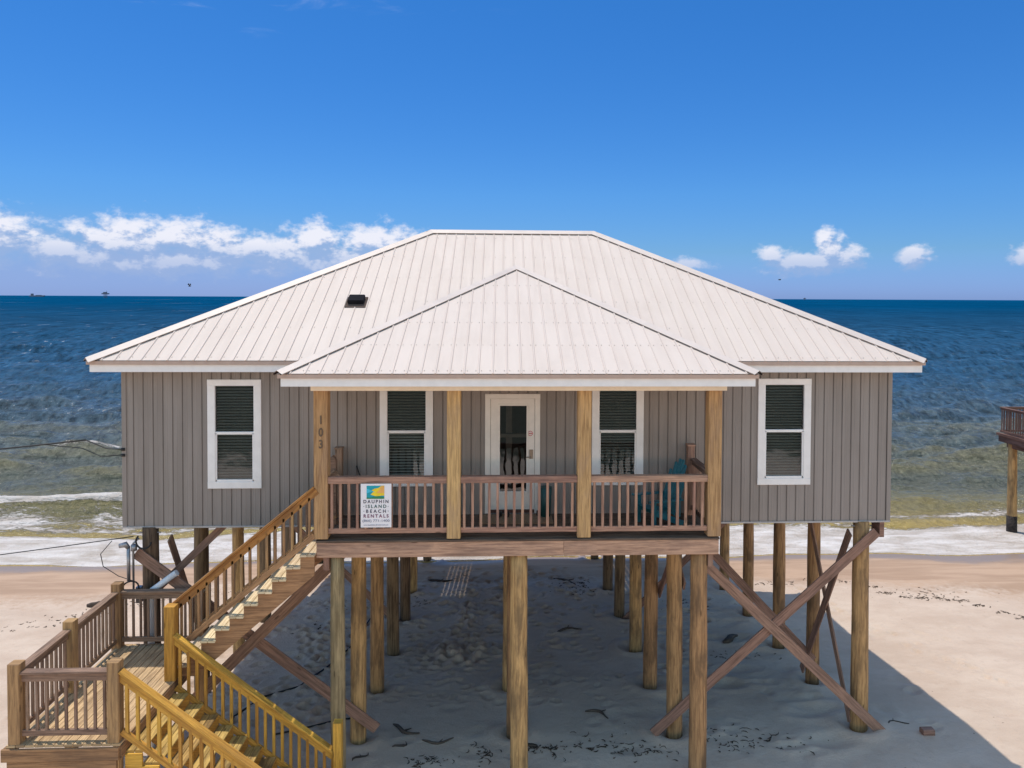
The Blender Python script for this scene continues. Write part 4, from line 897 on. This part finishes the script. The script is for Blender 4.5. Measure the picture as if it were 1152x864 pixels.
def bird(az, el, dist, s, label, flap):
    x, y = far(az, dist); z = 10.5+math.tan(math.radians(el))*dist
    e = empty('seabird', (x, y, z), label, 'bird'); mb = MB(); mb.tube([(x-.25*s, y, z), (x-.1*s, y, z+.02), (x+.1*s, y, z+.02), (x+.25*s, y, z+.05*s), (x+.33*s, y, z+.04*s)], [.01, .07*s, .08*s, .05*s, .01], 8); mb.build('body', BLACK, e)
    for s2 in (-1, 1):
        mb = MB(); mb.poly([(x-.06*s, y, z+.04*s), (x+.10*s, y, z+.04*s), (x+.06*s, y+s2*.35*s, z+flap*s), (x-.02*s, y+s2*.75*s, z+flap*.6*s), (x-.08*s, y+s2*.4*s, z+flap*.9*s)], .01*s, (0, 0, 1)); mb.build('wing', BLACK, e)
bird(-22.8, .69, 140, 1.0, 'small dark seabird hovering over the sea left of the roof', .5); bird(20.99, 1.40, 160, 1.05, 'small dark seabird flying over the sea right of the roof', .2)

# ------------------------------------------------------------------ light: sun, sky, clouds
sd = Vector((-.17, .15, 1)).normalized(); elev = math.asin(sd.z); az = math.atan2(sd.x, sd.y)
sun = bpy.data.lights.new('sun', 'SUN'); sun.energy = 3.25; sun.angle = math.radians(.53); sun.color = (1, .925, .81)
so = bpy.data.objects.new('sun', sun); COL.objects.link(so); so.rotation_euler = sd.to_track_quat('Z', 'Y').to_euler(); so.location = (0, 0, 60)
world = bpy.data.worlds.new('World'); S.world = world; world.use_nodes = True; nt = world.node_tree; nt.nodes.clear(); g = G(nt)
out = g.n('ShaderNodeOutputWorld'); bg = g.n('ShaderNodeBackground'); nt.links.new(bg.outputs[0], out.inputs[0])
sky = g.n('ShaderNodeTexSky', sky_type='NISHITA'); sky.sun_disc = False; sky.sun_elevation = elev; sky.sun_rotation = az; sky.altitude = 10; sky.air_density = 1.0; sky.dust_density = .25; sky.ozone_density = 3.5
hs = g.n('ShaderNodeHueSaturation'); nt.links.new(sky.outputs[0], hs.inputs['Color']); hs.inputs['Saturation'].default_value = 1.28; hs.inputs['Value'].default_value = 1.0
dirv = g.n('ShaderNodeTexCoord').outputs['Generated']; sp = g.n('ShaderNodeSeparateXYZ'); nt.links.new(dirv, sp.inputs[0])
AZ = g.m('MULTIPLY', g.m('ARCTAN2', sp.outputs[0], sp.outputs[1]), 57.2958); EL = g.m('MULTIPLY', g.m('ARCSINE', g.m('MAXIMUM', g.m('MINIMUM', sp.outputs[2], 1), -1)), 57.2958)
cmb = g.n('ShaderNodeCombineXYZ'); g.set(cmb.inputs[0], AZ); g.set(cmb.inputs[1], EL); P0 = cmb.outputs[0]
puffs = [(-34.5, 3.6, 4.0, 2.0), (-30.6, 3.0, 3.0, 1.2), (-26.5, 3.7, 4.6, 1.9), (-23.3, 4.1, 3.4, 1.7), (-19.6, 3.4, 3.6, 1.5), (-14.2, 3.9, 3.6, 1.8), (-9.6, 4.0, 3.4, 1.8), (-6.9, 3.8, 2.4, 1.3), (-25, 2.4, 9, 1.3), (-12, 2.6, 8, 1.5), (-17, 2.9, 5, 1.3),
         (20.5, 3.1, 1.3, 1.0), (22.6, 2.6, 3.6, .95), (24.3, 3.6, 1.1, 1.6), (25.5, 2.9, 1.7, 1.0), (29.9, 2.9, 1.2, .95), (36.2, 2.8, 1.0, .85), (13.8, 2.6, 3.2, .5)]
def cloud_group():
    ng = bpy.data.node_groups.new('cloud_density', 'ShaderNodeTree'); ng.interface.new_socket('P', in_out='INPUT', socket_type='NodeSocketVector'); ng.interface.new_socket('D', in_out='OUTPUT', socket_type='NodeSocketFloat')
    h = G(ng); gi = h.n('NodeGroupInput'); go = h.n('NodeGroupOutput'); P = gi.outputs[0]; acc = None
    wn = h.n('ShaderNodeTexNoise'); h.set(wn.inputs['Vector'], P); wn.inputs['Scale'].default_value = .55; wn.inputs['Detail'].default_value = 2
    for (a, e_, ra, re) in puffs:
        mp = h.n('ShaderNodeMapping'); h.set(mp.inputs[0], P); mp.inputs['Location'].default_value = (-a/ra, -e_/re, 0); mp.inputs['Scale'].default_value = (1/ra, 1/re, 0)
        ln = h.n('ShaderNodeVectorMath', operation='LENGTH'); h.set(ln.inputs[0], mp.outputs[0]); q = h.m('SUBTRACT', 1., ln.outputs['Value'])
        acc = q if acc is None else h.m('SMOOTH_MAX', acc, q, .35)
    n1 = h.noise(P, 1, 8, .54, (.60, .95, 1)); n2 = h.noise(P, 1, 6, .6, (2.2, 3.0, 1))
    d = h.m('ADD', acc, h.m('MULTIPLY_ADD', n1, 1.9, -.82)); d = h.m('ADD', d, h.m('MULTIPLY_ADD', n2, .7, -.35)); h.set(go.inputs[0], d); return ng
ng = cloud_group()
def dens(off):
    vm = g.n('ShaderNodeVectorMath', operation='ADD'); g.set(vm.inputs[0], P0); vm.inputs[1].default_value = off; x = g.n('ShaderNodeGroup'); x.node_tree = ng; g.set(x.inputs[0], vm.outputs[0]); return x.outputs[0]
d0 = dens((0, 0, 0)); d1 = dens((-.25, .75, 0))
mask = g.mr(d0, -.02, .75); light = g.mr(g.m('SUBTRACT', d0, d1), -.22, .42); hgt = g.mr(EL, 2.0, 4.3)
lit = g.m('MULTIPLY', light, g.m('MULTIPLY_ADD', hgt, .6, .4), clamp=True)
CC = g.mix(lit, c4((2.9, 3.9, 6.2)), c4((7.3, 7.4, 8.2)))
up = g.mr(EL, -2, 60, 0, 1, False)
tint = g.ramp(up, [(0, (.26, .44, .80)), (.06, (.30, .48, .84)), (.16, (.37, .62, .92)), (.40, (.40, .72, .97)), (.60, (1.5, 1.2, 1.08)), (1, (4.4, 2.5, 1.6))])  # upper stops raised to add overhead fill light
sep = g.n('ShaderNodeSeparateColor'); nt.links.new(hs.outputs[0], sep.inputs[0])
blu = g.m('MAXIMUM', sep.outputs[2], g.m('MULTIPLY', sep.outputs[1], 1.05)); cbn = g.n('ShaderNodeCombineColor'); nt.links.new(sep.outputs[0], cbn.inputs[0]); nt.links.new(sep.outputs[1], cbn.inputs[1]); nt.links.new(blu, cbn.inputs[2])
tint = g.mix(g.mr(sp.outputs[1], .15, -.35), tint, c4((5.6, 3.1, 1.85))); col = g.mix(1., cbn.outputs[0], tint, 'MULTIPLY'); bst = g.n('ShaderNodeVectorMath', operation='SCALE'); nt.links.new(col, bst.inputs[0]); bst.inputs['Scale'].default_value = 1.15; col = bst.outputs[0]  # bright warm sky added behind the camera as fill for the shade
# thin veil low over the left horizon and faint wisps
veil = g.m('MULTIPLY', g.mr(AZ, -3, -26), g.m('MULTIPLY', g.mr(EL, 6.5, 1.5), .62)); veil = g.m('MULTIPLY', veil, g.mr(g.noise(P0, 1, 4, .5, (.06, .3, 1)), .2, .7, .5, 1.))
col = g.mix(veil, col, c4((2.5, 3.4, 6.0)))
wsp = g.m('MULTIPLY', g.mr(g.noise(P0, 1, 7, .6, (.10, .45, 1), .8), .58, .82), .30); wm = g.m('MAXIMUM', g.mr(EL, 17, 21), 0.); col = g.mix(g.m('MULTIPLY', wsp, g.m('MULTIPLY', wm, g.mr(AZ, 5, -20))), col, c4((7, 7.6, 9)))
col = g.mix(g.m('MULTIPLY', mask, g.m('MULTIPLY_ADD', lit, .30, .68)), col, CC)
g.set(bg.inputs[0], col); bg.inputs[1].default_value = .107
world.cycles.sampling_method = 'MANUAL'; world.cycles.sample_map_resolution = 1024

S.render.engine = 'CYCLES'; S.cycles.use_denoising = True; S.cycles.max_bounces = 10; S.cycles.diffuse_bounces = 7; S.cycles.transparent_max_bounces = 12; S.cycles.sample_clamp_indirect = 6
S.view_settings.view_transform = 'Standard'; S.view_settings.look = 'None'; S.view_settings.exposure = .15; S.view_settings.gamma = 1; S.view_settings.use_curve_mapping = False
